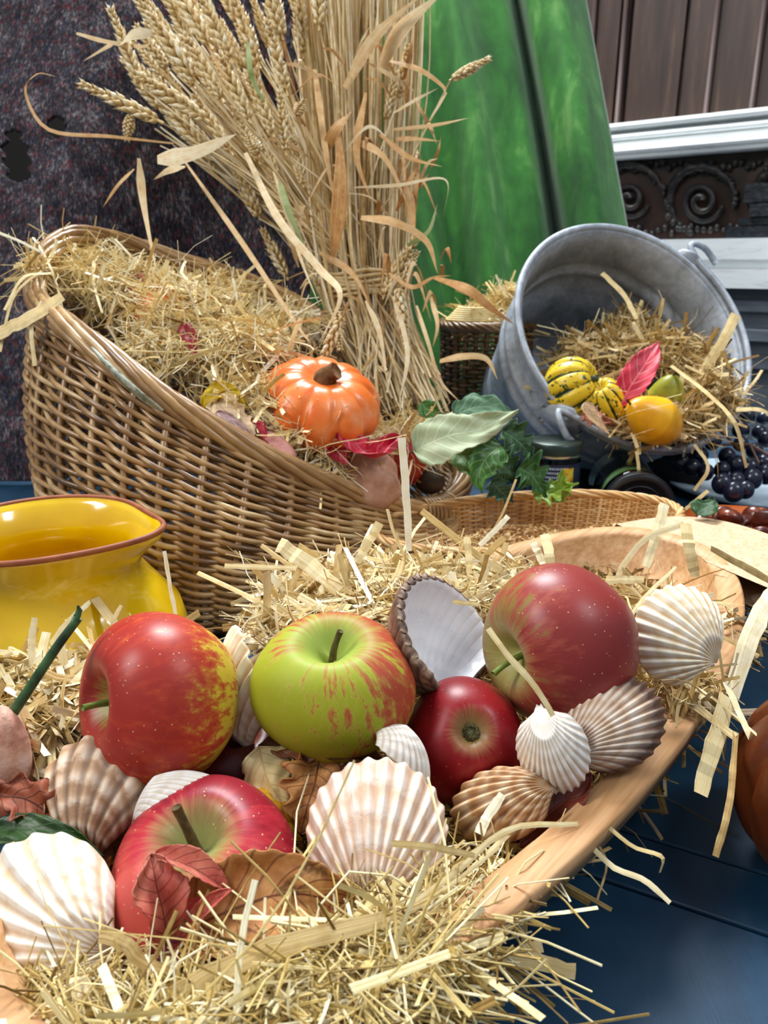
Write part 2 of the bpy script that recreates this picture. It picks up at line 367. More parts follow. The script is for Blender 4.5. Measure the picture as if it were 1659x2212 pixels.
# ---------------- green cloth
g = G('green_cloth', .62, .35); o = g.obj(); n = g.noise(g.scale(o, (6, 6, 1.6)), 2.4, 5, .62, .5); n2 = g.noise(o, 40, 3)
g.P('Base Color', g.ramp(g.math('ADD', g.math('MULTIPLY', n, .8), g.math('MULTIPLY', n2, .2)), [(.36, '#1d5e1c'), (.55, '#3b882e'), (.72, '#7cb45e')])); g.b.inputs['Sheen Weight'].default_value = .3
g.bump(n2, .1, .001); GREEN = g.m
nu, nv = 160, 60; vs = np.zeros((nu, nv, 3))
folds = [(-.2, .05, .04), (.18, .05, .05), (.42, .06, .05), (.60, .05, .055), (.785, .022, -.16), (.9, .06, .06), (1.0, .03, -.03)]
for i in range(nu):
    u = i / (nu - 1)
    for j in range(nv):
        v = j / (nv - 1)
        xl = 520 + 60 * v; xr = 1228 + 148 * v * 1.35
        px = xl + (xr - xl) * u; py = -200 + 1100 * v
        d = 1.48
        for c_, s_, a_ in folds: d -= a_ * (.45 + .75 * v) * math.exp(-((u - c_ - .02 * math.sin(v * 3)) / s_) ** 2)
        d -= .012 * math.sin(u * 40 + v * 4) * v
        vs[i, j] = P(px, py, d)
V2 = vs.reshape(-1, 3); fs = [q.tolist() for q in grid_faces(nu, nv) if V2[q][:, 2].min() > .002]
gc = link('green_drape', mesh('green_drape', V2, fs), GREEN); solid(gc, .003)
tag(gc, 'bright green satin drape hanging in folds behind the wheat sheaf and bucket', 'cloth')
# ================================================================ WOODEN TROUGH
ax = Vector((.645, .765, 0)).normalized(); px_ = Vector((ax.y, -ax.x, 0))         # long axis, right hand side
TC = Vector((.057, .415, 0)); TA, TB, TH = .300, .119, .072
TM = Matrix((ax, -px_, Vector((0, 0, 1)))).transposed().to_4x4(); TM.translation = TC
g = G('turned_beech', .5, .35); o = g.obj()
n = g.noise(g.scale(o, (4, 40, 40)), 2.2, 4, .6, .4); n2 = g.noise(g.scale(o, (10, 160, 160)), 2, 2); n3 = g.noise(o, 22, 3)
c = g.ramp(g.math('ADD', g.math('MULTIPLY', n, .6), g.math('MULTIPLY', n2, .4)), [(.3, '#a87848'), (.5, '#c8996a'), (.72, '#dfb98e')])
c = g.mix(g.ramp(n3, [(.58, 0.0), (.75, .5)]), c, '#a8683c')
g.P('Base Color', c); g.bump(g.math('ADD', n2, g.math('MULTIPLY', n3, .5)), .25, .0008); BEECH = g.m
tr = empty('wooden_trough', TM)
tag(tr, 'long pale wooden trough bowl filled with apples, seashells and straw', 'bowl')
def sell(a, b, z, n, ph, e=2.25):
    t = np.linspace(0, 2 * pi, n, endpoint=False)
    x = np.sign(np.cos(t)) * np.abs(np.cos(t)) ** (2 / e) * a; y = np.sign(np.sin(t)) * np.abs(np.sin(t)) ** (2 / e) * b
    return np.stack([x, y, np.full(n, 0.0) + z], -1)
rings = []; n_ = 120; th = .016
rim_lift = lambda r: r + np.stack([np.zeros(n_), np.zeros(n_), .010 * (r[:, 0] / TA) ** 2 * (r[:, 0] > 0)], -1)
for z, s in ((0, .40), (.006, .52), (.02, .70), (.042, .86), (.060, .955)): rings.append(sell(TA * (.35 + .65 * s), TB * s, z, n_, 0))
rings += [rim_lift(sell(TA, TB, TH - .014, n_, 0)), rim_lift(sell(TA + .002, TB + .002, TH - .001, n_, 0)), rim_lift(sell(TA, TB, TH, n_, 0)), rim_lift(sell(TA - th, TB - th, TH, n_, 0)), rim_lift(sell(TA - th - .001, TB - th - .001, TH - .003, n_, 0))]
for z, s in ((.055, .93), (.038, .80), (.022, .60), (.014, .35), (.012, .02)): rings.append(sell((TA - th) * (.3 * min(1, s * 3) + .7 * s), (TB - th) * s, z, n_, 0))
V2 = np.concatenate(rings); fs = grid_faces(len(rings), n_, False, True)[:, ::-1].tolist() + [list(range(n_))[::-1]] + [list(range((len(rings) - 1) * n_, len(rings) * n_))]
fs = [q[::-1] for q in fs]
o_ = link('bowl_body', mesh('bowl_body', V2, fs), BEECH, tr)
# handle plate at the far end
mb = MB(); pts = []
m_ = 40
def plate(z, k=1.0):
    out = []
    for t in np.linspace(-pi / 2, pi / 2, m_):
        x = TA - .030 + (.105 * k) * abs(math.cos(t)) ** .6 ; y = .083 * k * np.sign(math.sin(t)) * abs(math.sin(t)) ** .75
        x, y = x - TA + .07, y; a = -.42
        out.append((TA - .07 + x * math.cos(a) - y * math.sin(a), -.012 + x * math.sin(a) + y * math.cos(a), z))
    return out
zt = TH + .0075
a = plate(zt - .020, .97) ; b_ = plate(zt - .003, 1.0); c_ = plate(zt, .98)
V3 = np.array(a + b_ + c_); f = grid_faces(3, m_).tolist() + [list(range(2 * m_, 3 * m_)), list(range(m_))[::-1]]
# cut the hollow out of the plate: inner edge follows the bowl mouth
me = mesh('handle_plate', V3, f); g = G('rough_end_grain', .7, .3); n = g.noise(g.obj(), 260, 4, .7); g.P('Base Color', g.ramp(n, [(.3, '#c09a74'), (.6, '#dcbd9a'), (.8, '#ecd4b8')])); g.bump(n, .4, .0006)
hp = link('handle_plate', me, g.m, tr)
import bmesh
bmx = bmesh.new(); bmx.from_mesh(me); bmesh.ops.triangulate(bmx, faces=bmx.faces); bmx.to_mesh(me); bmx.free()
cut = sell(TA - th - .0005, TB - th - .0005, -.02, 80, 0); cut2 = cut.copy(); cut2[:, 2] = .2
cm = bpy.data.meshes.new('hollow'); cm.from_pydata(np.concatenate([cut, cut2]).tolist(), [], [list(range(80))[::-1], list(range(80, 160))] + [[i, (i + 1) % 80, 80 + (i + 1) % 80, 80 + i] for i in range(80)])
co_ = bpy.data.objects.new('hollow', cm); C.objects.link(co_); co_.matrix_world = TM
bo = hp.modifiers.new('cut', 'BOOLEAN'); bo.object = co_; bo.operation = 'DIFFERENCE'; bo.solver = 'EXACT'
bpy.context.view_layer.update()
dg = bpy.context.evaluated_depsgraph_get(); nm = bpy.data.meshes.new_from_object(hp.evaluated_get(dg)); hp.modifiers.clear(); hp.data = nm
nm.polygons.foreach_set('use_smooth', [False] * len(nm.polygons))
bpy.data.objects.remove(co_); bpy.data.meshes.remove(cm)
# ================================================================ WICKER
def weave(name, base, rim, nst, nrow, rs, amp, mat, parent, bulge=.01, pair=1, t1=1.0, ppf=4, sides=6, seed=3, ease=1.0):
    "base, rim: closed rings (M,3); strands wander in front of and behind nst upright stakes"
    rg = np.random.default_rng(seed); M_ = len(base); cen = (base.mean(0) + rim.mean(0)) / 2
    def surf(u, t):
        i = (u % 1) * M_; a = int(i) % M_; f_ = i - int(i); b = (a + 1) % M_
        B = base[a] * (1 - f_) + base[b] * f_; R = rim[a] * (1 - f_) + rim[b] * f_
        p = B * (1 - t) + R * t; q = p - cen; q[2] *= .3; q /= np.linalg.norm(q) + 1e-9
        return p + q * bulge * math.sin(pi * min(t, 1)), q
    mb = MB(); K = nst * ppf
    for r in range(nrow):
        t = t1 * ((r + .5) / nrow) ** ease; pts = []; ph = (r // pair) % 2; jit = rg.normal(0, .12, K)
        ra = np.zeros(K)
        for k in range(K):
            u = k / K; s = math.cos(pi * (k / ppf + ph)); p, q = surf(u, t + rg.normal(0, .0012))
            pts.append(p + q * amp * s * (1 + .2 * jit[k])); ra[k] = rs * (1 + .12 * jit[k]) * (.82 + .18 * s)
        seg = np.repeat(np.clip(rg.normal(.5, .2, nst), 0, 1), ppf); seg = (seg + np.roll(seg, 2)) / 2
        mb.tube(pts, ra, sides, True, tint=np.repeat(np.clip(seg + rg.normal(0, .07), 0, 1), sides))
    wv = mb.build('woven_wall', mat, parent); mb = MB()
    for k in range(nst):
        u = k / nst
        mb.tube([surf(u, t)[0] for t in np.linspace(-.02, t1 + .03, 14)], rs * 1.35, 6, tint=float(np.clip(rg.normal(.4, .15), 0, 1)))
    mb.build('stakes', mat, parent)
    return surf
def rope_rim(rim, R, nstr, rs, turns, mat, parent, name='rim', lift=0, seed=5, flat=1.0):
    rg = np.random.default_rng(seed); mb = MB(); M_ = len(rim); r = np.asarray(rim)
    t = np.roll(r, -1, 0) - np.roll(r, 1, 0); t /= np.linalg.norm(t, axis=1)[:, None]
    c = r.mean(0); o1 = r - c; o1 -= t * (o1 * t).sum(1)[:, None]; o1 /= np.linalg.norm(o1, axis=1)[:, None]; o2 = np.cross(t, o1)
    for k in range(nstr):
        a = 2 * pi * k / nstr + turns * 2 * pi * np.arange(M_) / M_
        rad = R * (1 if k else 1)
        p = r + (o1 * np.cos(a)[:, None] * flat + o2 * np.sin(a)[:, None]) * rad + rg.normal(0, rs * .05, (M_, 3))
        mb.tube(p, rs * rg.uniform(.85, 1.15), 8, True, tint=float(np.clip(rg.normal(.5, .17), 0, 1)))
    return mb.build(name, mat, parent)
# ---- large scoop shaped basket
rimc = [(78, 640, .80), (96, 560, .83), (165, 512, .88), (270, 528, .95), (390, 566, .99), (520, 604, 1.01), (650, 665, 1.01), (770, 750, 1.0), (870, 850, .98), (965, 960, .94), (1000, 1035, .905),
        (962, 1092, .855), (880, 1100, .815), (760, 1068, .765), (620, 1010, .72), (480, 940, .695), (350, 862, .69), (240, 775, .70), (140, 700, .735)]
RIM = spline([P(*q) for q in rimc], 190, True)
bc = Vector((-.150, .735, 0)); th_ = np.linspace(0, 2 * pi, 190, endpoint=False)
# match base ring to rim ring by direction
BASE = []
rc = RIM.mean(0)
for p in RIM:
    a = math.atan2((p[1] - rc[1]) / .16, (p[0] - rc[0]) / .2)
    BASE.append((bc.x + .165 * math.cos(a), bc.y + .135 * math.sin(a), .006))
BASE = np.array(BASE)
bk = empty('wicker_basket', Matrix.Translation(bc)); sh = np.array(tuple(bc))
tag(bk, 'large brown wicker basket with sloping rim heaped with straw, squash and leaves', 'basket')
SURF = weave('woven_wall', BASE - sh, RIM - sh, 30, 46, .0029, .0040, WICKER, bk, bulge=.022, pair=1, ppf=4)
rope_rim(RIM - sh, .0088, 8, .0043, 3, WICKER, bk)
rope_rim(RIM - sh - np.array([0, 0, .019]), .0060, 5, .0036, 5, WICKER, bk, 'lower_rim', seed=8)
mb = MB()   # base disc of the basket
for k in range(22):
    s = (k + .5) / 22; mb.tube([(b - sh) * s for b in BASE], .004, 5, True, tint=.3)
mb.build('woven_base', WICKER, bk)
mb = MB(); tip = [i for i in range(190) if 905 < pix(RIM[i])[0] < 972 and pix(RIM[i])[1] > 1060]
for i in range(len(tip) - 1) if tip else []:
    pass
if tip:
    idx = np.linspace(tip[0], tip[-1], 11)
    for q in idx:
        i = int(q) % 190; p = RIM[i] - sh - np.array([0, 0, .004]); t = RIM[(i + 1) % 190] - RIM[i - 1]; t /= np.linalg.norm(t)
        a_ = np.cross(t, [0, 0, 1]); a_ /= np.linalg.norm(a_); b_ = np.cross(t, a_)
        p = p + t * (q - i) * .002
        mb.tube([p + a_ * .0155 * math.cos(w) + b_ * .0165 * math.sin(w) for w in np.linspace(0, 2 * pi, 20, endpoint=False)], .0021, 6, True, tint=.62 + .1 * random.random())
    mb.build('cane_binding', WICKER, bk)
# split willow scar on the rim
s_pts = spline([P(200, 752, .668), P(245, 800, .662), P(300, 850, .660), P(352, 888, .664)], 24)
v, f, tt, uu = ribbons((s_pts - sh)[None], np.array([tuple(V(-.6, .8, .6))]), (.014 * np.sin(np.linspace(.25, 2.9, 24)) + .0025)[None], .35, np.array([.5]))
g = G('grey_bark', .7, .3); o = g.obj(); n = g.noise(o, 160, 5); g.P('Base Color', g.ramp(n, [(.35, '#5d6452'), (.5, '#9fa392'), (.7, '#c2c4b4')])); g.bump(n, .7, .001)
link('bark_strip', mesh('bark_strip', v, f), g.m, bk)
# ---- shallow round cane tray behind the trough
ty = empty('cane_tray', Matrix.Translation((.185, .80, 0)))
tag(ty, 'shallow round pale cane tray behind the wooden trough', 'basket')
# ring chosen through seen points of its rim
TRR = .165; tcen = np.array([.152, .742, 0])
def ring(r, z, n=150): 
    a = np.linspace(0, 2 * pi, n, endpoint=False); x, y = r * np.cos(a), .50 * r * np.sin(a); c, s_ = math.cos(.30), math.sin(.30); return np.stack([c * x - s_ * y, s_ * x + c * y, np.full(n, z)], -1)
ty.location = tuple(tcen)
weave('woven_wall', ring(TRR - .02, .004), ring(TRR, .058), 72, 22, .0017, .0016, CANE, ty, bulge=.003, ppf=4, sides=5)
rope_rim(ring(TRR + .001, .061), .0028, 5, .0021, 9, CANE, ty)
mb = MB()
for k in range(30): mb.tube([tuple(q) for q in ring((TRR - .02) * (k + .5) / 30, .004, 70)], .0028, 5, True, tint=.45)
mb.build('woven_base', CANE, ty)
# ================================================================ YELLOW JUG
g = G('yellow_glaze', .16, .6); o = g.obj(); n = g.noise(o, 14, 4); sp = g.vor(o, 60)
c = g.ramp(n, [(.35, '#dcae00'), (.6, '#edc60a')]); c = g.mix(g.ramp(sp, [(0, .7), (.05, 0.0)]), c, '#7a4a08')
g.P('Base Color', c); g.b.inputs['Coat Weight'].default_value = .5; g.b.inputs['Coat Roughness'].default_value = .08; YEL = g.m
TERRA = simple('bare_terracotta', '#a05a34', .55, .4, 0, 60, '#7c3e22', .3, .0006)
jd = .55; JC = P(92, 1140, jd); JR = .062; jz = JC.z
jug = empty('yellow_jug', Matrix.Translation((JC.x, JC.y, 0)))
tag(jug, 'glossy yellow glazed jug with a terracotta lip standing left of the apples', 'jug')
spout = math.radians(-12)
def jring(r, z, sp, n=96, dz=0):
    out = []
    for a in np.linspace(0, 2 * pi, n, endpoint=False):
        w = math.exp(-(((a - spout + pi) % (2 * pi) - pi) / .40) ** 2); pin = math.exp(-((abs((a - spout + pi) % (2 * pi) - pi) - .85) / .35) ** 2)
        rr = r + sp * w - sp * .10 * pin
        out.append((rr * math.cos(a), rr * math.sin(a), z + dz * w))
    return out
H_ = jz
prof = [(.062, 0, 0), (.074, .006, 0), (.092, .024, 0), (.096, .042, 0), (.091, .062, 0), (.075, .082, 0), (.063, H_ - .030, .003), (.0645, H_ - .016, .010), (.0725, H_ - .003, .017)]
outer = [jring(r, z, s, dz=.004 * (s > .02)) for r, z, s in prof]
outer.append(jring(.074, H_ + .0015, .0185, dz=.003))
inner = [jring(.071, H_ + .0015, .0175, dz=.003), jring(.0675, H_ - .004, .016, dz=.002)] + [jring(r - .006, z, max(0, s - .003), dz=0) for r, z, s in prof[::-1][1:]]
inner[-1] = jring(.05, .006, 0)
allr = np.array(outer + inner).reshape(-1, 3)
f = grid_faces(len(outer + inner), 96, False, True)[:, ::-1]
f = f[:, ::-1]
me = mesh('jug_body', allr, f.tolist() + [list(range(96))[::-1]]); me.materials.append(YEL)
jb = link('jug_body', me, None, jug)
no = len(outer)
mb = MB()
lip = np.array(jring(.0728, H_ + .001, .0182, 120, .003)); mb.tube(lip, .0022, 8, True); mb.build('lip', TERRA, jug)
# ================================================================ ZINC BUCKET
g = G('galvanised_zinc', .38, .5); o = g.obj(); n = g.noise(o, 22, 5, .65, .6); n2 = g.noise(o, 140, 3)
g.P('Base Color', g.ramp(g.math('ADD', g.math('MULTIPLY', n, .7), g.math('MULTIPLY', n2, .3)), [(.32, '#868c94'), (.5, '#a8b0ba'), (.7, '#ccd4de')]))
g.P('Roughness', g.ramp(n, [(.3, .36), (.7, .55)])); g.b.inputs['Metallic'].default_value = .25; g.bump(n2, .12, .001); ZINC = g.m
bax = V(.27, .31, .90); BM = frame(P(1370, 722, 1.01), bax, V(1, .0, -.3)); BR = .167
bu = empty('zinc_bucket', BM)
tag(bu, 'grey galvanised bucket tipped on its side spilling straw and gourds', 'bucket')
pr = [(.112, -.275), (.117, -.272), (.124, -.235), (.1265, -.232), (.1265, -.226), (.125, -.222), (.147, -.108), (.152, -.103), (.153, -.098), (.152, -.093), (.1475, -.088), (.1505, -.080), (.1555, -.075), (.1565, -.070), (.1555, -.065), (.151, -.060), (BR - .004, -.004), (BR, 0)]
pr = [(r, z * .90) for r, z in pr]
inn = [(r - .0035, z + .001) for r, z in pr[::-1]]; inn[-1] = (.001, -.242); inn.insert(-1, (.110, -.242))
v, f = lathe(pr + inn, 110); f = f[:, ::-1]
bb = link('bucket_body', mesh('bucket_body', v, [list(map(int, q)) for q in f] + [list(range(110))[::-1]]), ZINC, bu)
mb = MB(); mb.tube([(BR * math.cos(a), BR * math.sin(a), 0) for a in np.linspace(0, 2 * pi, 110, endpoint=False)], .0048, 10, True); mb.build('rolled_rim', ZINC, bu)
# ears: bottom left and top right in view
inv = BM.inverted()
def bang(px, py):
    q = ray(px, py); z = BM.to_3x3() @ Vector((0, 0, 1)); t = (BM.translation - CAM).dot(z) / q.dot(z); l = inv @ (CAM + q * t); return math.atan2(l.y, l.x)
aL, aR = bang(1218, 905), bang(1515, 525)
for a in (aL, aR):
    d = Vector((math.cos(a), math.sin(a), 0)); tn = Vector((-d.y, d.x, 0))
    m4 = Matrix((tn, Vector((0, 0, 1)), d)).transposed().to_4x4(); m4.translation = d * (BR + .003)
    mb = MB(); pts = []
    prof_ = [(-.026, -.035), (-.024, -.01), (-.016, .008), (0, .017), (.016, .008), (.024, -.01), (.026, -.035)]
    vv_ = [m4 @ Vector((x, y, z)) for z in (0, .004) for x, y in prof_]
    k = len(prof_); mb.add([tuple(q) for q in vv_], [list(range(k))[::-1], list(range(k, 2 * k))] + [[i, (i + 1) % k, k + (i + 1) % k, k + i] for i in range(k)])
    mb.tube([m4 @ Vector((.0075 * math.cos(w), .004 + .0075 * math.sin(w), .0045)) for w in np.linspace(0, 2 * pi, 16, endpoint=False)], .002, 6, True)
    mb.build('handle_ear', ZINC, bu)
# bail handle swung down along the right hand and lower edge
def bailpt(t):   # t 0..1 from aL round the lower right to aR
    da = (aR - aL) % (2 * pi); a = aL + da * t; l = math.sin(pi * t)
    if BM.to_3x3() @ Vector((math.cos(aL + da * .5), math.sin(aL + da * .5), 0)) @ RGT < 0: a = aL - (2 * pi - da) * t
    return Vector((math.cos(a) * (BR + .004 - .004 * l), math.sin(a) * (BR + .004 - .004 * l), .008 + .003 * l))
L = [bailpt(t) for t in np.linspace(.0, 1, 60)]
def hook(a, sg):
    d = Vector((math.cos(a), math.sin(a), 0)); tn = Vector((-d.y, d.x, 0)) * sg
    return [d * (BR + .012) + tn * x + Vector((0, 0, z)) for x, z in ((.0, .008), (.010, .018), (.022, .022), (.036, .020), (.045, .018))]
dirn = 1 if ((L[3] - L[0]).dot(Vector((-math.sin(aL), math.cos(aL), 0))) > 0) else -1
h0 = [Vector(L[0]) + Vector(q) for q in ()]
def hk(a, sg):
    d = Vector((math.cos(a), math.sin(a), 0)); tn = Vector((-d.y, d.x, 0)) * sg
    return [d * (BR + .010 + r) + tn * x + Vector((0, 0, z)) for r, x, z in ((.020, .034, .004), (.024, .020, .006), (.022, .006, .010), (.014, -.008, .012), (.004, -.010, .010))]
pts = hk(aL, dirn) + L[2:-2] + hk(aR, -dirn)[::-1]
mb = MB(); mb.tube(spline(pts, 160), .0043, 8); mb.build('bail_handle', ZINC, bu)
# ================================================================ APPLES
def apple_mat(name, green, red, deep, dirv, bias, streak=.45, speck=.5, crown='#b8b060', crown_r=.3, russet=0.0, vary=.5, mid='#bf6a30', spec=.32, ro=0.0):
    g = G(name, .30, spec); o = g.obj(); sx = g.add('ShaderNodeSeparateXYZ', None, Vector=o)
    r = g.math('SQRT', g.math('ADD', g.math('MULTIPLY', sx.outputs[0], sx.outputs[0]), g.math('ADD', g.math('MULTIPLY', sx.outputs[1], sx.outputs[1]), 1e-7)))
    cb = g.add('ShaderNodeCombineXYZ', None, X=g.math('DIVIDE', sx.outputs[0], r), Y=g.math('DIVIDE', sx.outputs[1], r), Z=g.math('MULTIPLY', sx.outputs[2], 14.0))
    st = g.noise(cb.outputs[0], 9, 4, .65); st2 = g.noise(cb.outputs[0], 3.2, 3); big = g.noise(o, 26, 3)
    dn = g.add('ShaderNodeVectorMath', {'operation': 'DOT_PRODUCT'}); g.set(dn.inputs[0], o); dn.inputs[1].default_value = tuple(Vector(dirv).normalized())
    f = g.math('MULTIPLY', dn.outputs['Value'], 18.0)
    f = g.math('ADD', f, bias); f = g.math('ADD', f, g.math('MULTIPLY', g.math('SUBTRACT', st, .5), streak * 2.4)); f = g.math('ADD', f, g.math('MULTIPLY', g.math('SUBTRACT', st2, .5), vary * 1.6))
    f = g.math('ADD', f, g.math('MULTIPLY', g.math('SUBTRACT', big, .5), vary))
    c = g.ramp(f, [(.05, green), (.28, mid), (.52, red), (.95, deep)])
    # crown colour around the stem
    top = g.math('MULTIPLY', g.math('GREATER_THAN', sx.outputs[2], 0.0), g.ramp(g.math('DIVIDE', g.math('ADD', r, g.math('MULTIPLY', g.math('SUBTRACT', st, .5), .014)), .04), [(crown_r * .6, 1.0), (crown_r * 1.5, 0.0)]))
    c = g.mix(g.math('MULTIPLY', top, 1.0), c, crown)
    if russet:
        bot = g.math('MULTIPLY', g.math('LESS_THAN', sx.outputs[2], 0.0), g.ramp(g.math('DIVIDE', g.math('ADD', r, g.math('MULTIPLY', g.math('SUBTRACT', st, .5), .01)), .04), [(.12, russet), (.34, 0.0)]))
        c = g.mix(bot, c, '#8a7a48')
    sp = g.ramp(g.vor(g.scale(o, (1, 1, 1)), 300), [(0.0, speck), (.06, speck), (.14, 0.0)]); sp = g.math('MULTIPLY', sp, g.ramp(g.noise(o, 260, 1), [(.36, 0.0), (.52, .8)]))
    c = g.mix(sp, c, '#f0d8a0'); g.P('Base Color', c)
    g.P('Roughness', g.ramp(big, [(.3, .32 + ro), (.7, .42 + ro)])); g.b.inputs['Subsurface Weight'].default_value = .06; g.b.inputs['Subsurface Scale'].default_value = .004; g.b.inputs['Subsurface Radius'].default_value = (1, .4, .2)
    g.bump(g.noise(cb.outputs[0], 5, 2), .05, .001); return g.m
def apple_mesh(R, hz, squash=.9, lobes=.03, seed=0, skew=0.0):
    nt, na = 72, 80; vs = []
    for i in range(nt):
        t = pi * i / (nt - 1)                      # 0 at the stem, pi at the calyx
        for j in range(na):
            a = 2 * pi * j / na
            r = math.sin(t) ** .86 * (1 + .10 * math.cos(t)) ; z = math.cos(t) * hz * (1 + .02 * math.cos(t))
            d = max(r, 0)
            z -= .42 * math.exp(-(d / .30) ** 2) * (t < pi / 2) * (1 + .1 * math.sin(2 * a))
            z += .24 * math.exp(-(d / .22) ** 2) * (t > pi / 2)
            k = 1 + lobes * math.cos(5 * a + seed) * (0.25 + max(0, -math.cos(t))) + .025 * math.sin(2 * a + seed) + .02 * math.sin(3 * a + 1.7 * seed)
            vs.append((R * r * k * math.cos(a) * (1 + skew * z), R * r * k * math.sin(a), R * (z + skew * .6 * r * math.cos(a))))
    f = grid_faces(nt, na, False, True); return vs, f
STEM = simple('apple_stem', '#6a5a34', .7, .3, 0, 200, '#33291a', .4, .0005); STEMG = simple('green_apple_stem', '#7f9440', .6, .3, 0, 120, '#566428', .4, .0005)
CALYX = simple('dried_calyx', '#3a3420', .8, .2, 0, 200, '#6e6a44', .5, .0005)
def apple(px, py, d, R, hz, axis, xh, mat, label, stem=True, stem_len=.6, stem_dir=(.12, .05), smat=None, seed=0, calyx=True, lobes=.03, stem_r=.0017, skew=0.0):
    M_ = frame(P(px, py, d), V(*axis), V(*xh)); e = empty('apple', M_); v, f = apple_mesh(R, hz, seed=seed, lobes=lobes, skew=skew)
    link('apple_skin', mesh('apple_skin', v, f[:, ::-1]), mat, e)
    if stem:
        z0 = R * (hz - .46); pts = [(stem_dir[0] * R * q * q, stem_dir[1] * R * q * q, z0 + R * stem_len * q) for q in np.linspace(0, 1, 8)]
        mb = MB(); mb.tube(pts, [stem_r * (1.25 - .5 * q + .9 * max(0, q - .75)) for q in np.linspace(0, 1, 8)], 8); mb.build('stem', smat or STEM, e)
    if calyx:
        mb = MB(); z0 = -R * (hz - .22)
        for k in range(9):
            a = 2 * pi * k / 9; mb.tube([(.05 * R * math.cos(a), .05 * R * math.sin(a), z0), (.13 * R * math.cos(a), .13 * R * math.sin(a), z0 - .03 * R), (.08 * R * math.cos(a + .4), .08 * R * math.sin(a + .4), z0 - .09 * R)], [.0016, .0014, .0003], 5)
        mb.ell((0, 0, z0 - .0005), (.09 * R, .09 * R, .03 * R)); mb.build('calyx', CALYX, e)
    tag(e, label, 'apple'); return e
apple(350, 1509, .385, .0432, .86, (-.77, .10, .63), (0, -1, .2), apple_mat('red_yellow_apple_skin', '#d2b43c', '#b8402a', '#a63228', (-.12, .0, .95), .46, .95, .8, '#9aa444', .22, vary=.55),
      'large red apple blushed yellow on its right side, stem pointing left, below the yellow jug', stem_len=.52, smat=STEMG, stem_dir=(.05, .05), seed=1, skew=-.02)
apple(722, 1488, .392, .0405, .84, (-.02, .86, .50), (1, 0, 0), apple_mat('green_apple_skin', '#a0a62c', '#b07a3c', '#ac4c34', (.55, .7, .3), .44, 1.5, .35, '#9cac4c', .46, vary=.9, mid='#acaa3c', spec=.16, ro=.14),
      'yellow green apple with faint red streaks, stem up, in the middle row', stem_len=.50, seed=2)
apple(1214, 1390, .415, .0425, .93, (-.90, -.16, .40), (0, -1, .1), apple_mat('dull_red_apple_skin', '#8c7438', '#a2483c', '#8e3430', (0, .5, -.6), .80, 1.0, 1.0, '#a8a45c', .42, vary=.8, mid='#96603a'),
      'large dull red speckled apple on its side, left of the cream fan-shaped shell', stem_len=.62, smat=STEMG, seed=3)
apple(1003, 1597, .395, .0315, .86, (-.06, -.42, -.90), (1, 0, 0), apple_mat('dark_red_apple_skin', '#861018', '#780c16', '#500610', (0, 0, 1), .5, .25, .25, '#8a2a20', .3, russet=.8, vary=.4, mid='#7c0e16'),
      'small dark crimson apple, dried calyx forward, right of the green apple', stem=False, seed=4, lobes=.02)
apple(447, 1893, .335, .0405, .83, (-.06, .80, .60), (1, 0, 0), apple_mat('pink_red_apple_skin', '#c85048', '#b42c38', '#8c1828', (.1, .5, .1), .42, .5, 1.0, '#98985a', .36, vary=.5, mid='#be4440'),
      'shiny pink red apple nearest the camera with a long brown stem and dry leaves', stem_len=.72, seed=5, stem_r=.0022, stem_dir=(-.12, .14))
apple(505, 1645, .412, .030, .86, (.2, .8, .5), (1, 0, 0), apple_mat('very_dark_red_apple_skin', '#7a0f18', '#640a14', '#500812', (0, 0, 1), .5, .25, .3, '#703020', .3, mid='#6a0c14'),  # very dark red skin all over, close to the small crimson apple
      'very dark red apple mostly hidden below the red and yellow apple', stem=False, seed=6)
# ================================================================ SEASHELLS
def shell_mat(name, cols, band=None, rough=.45, ribs=20, edge=None, specks=0):
    "cols: ramp over growth rings"
    g = G(name, rough, .45); u = g.att('grow'); v = g.att('fan'); rib = g.att('rib'); o = g.obj()
    n = g.noise(o, 110, 4, .6)
    rings = g.math('SINE', g.math('ADD', g.math('MULTIPLY', u, 34.0), g.math('MULTIPLY', n, 7.0)))
    f = g.math('ADD', g.math('MULTIPLY', rings, .16), g.math('ADD', g.math('MULTIPLY', n, .6), .18))
    c = g.ramp(f, cols)
    if band: c = g.mix(g.ramp(g.math('ADD', rib, g.math('MULTIPLY', n, .4)), [(.15, .85), (.62, 0.0)]), c, band)
    if edge: c = g.mix(g.ramp(g.math('ADD', u, g.math('MULTIPLY', n, .2)), [(edge[1], 0.0), (edge[2], .9)]), c, edge[0])
    if specks: c = g.mix(g.ramp(g.vor(o, 300), [(0, .8), (.10, 0.0)]), c, '#3a4048')
    g.P('Base Color', c); g.bump(g.math('ADD', g.math('MULTIPLY', rings, .5), n), .35, .0006)
    g.b.inputs['Subsurface Weight'].default_value = .05; g.b.inputs['Subsurface Scale'].default_value = .003; return g.m
INNER = {}
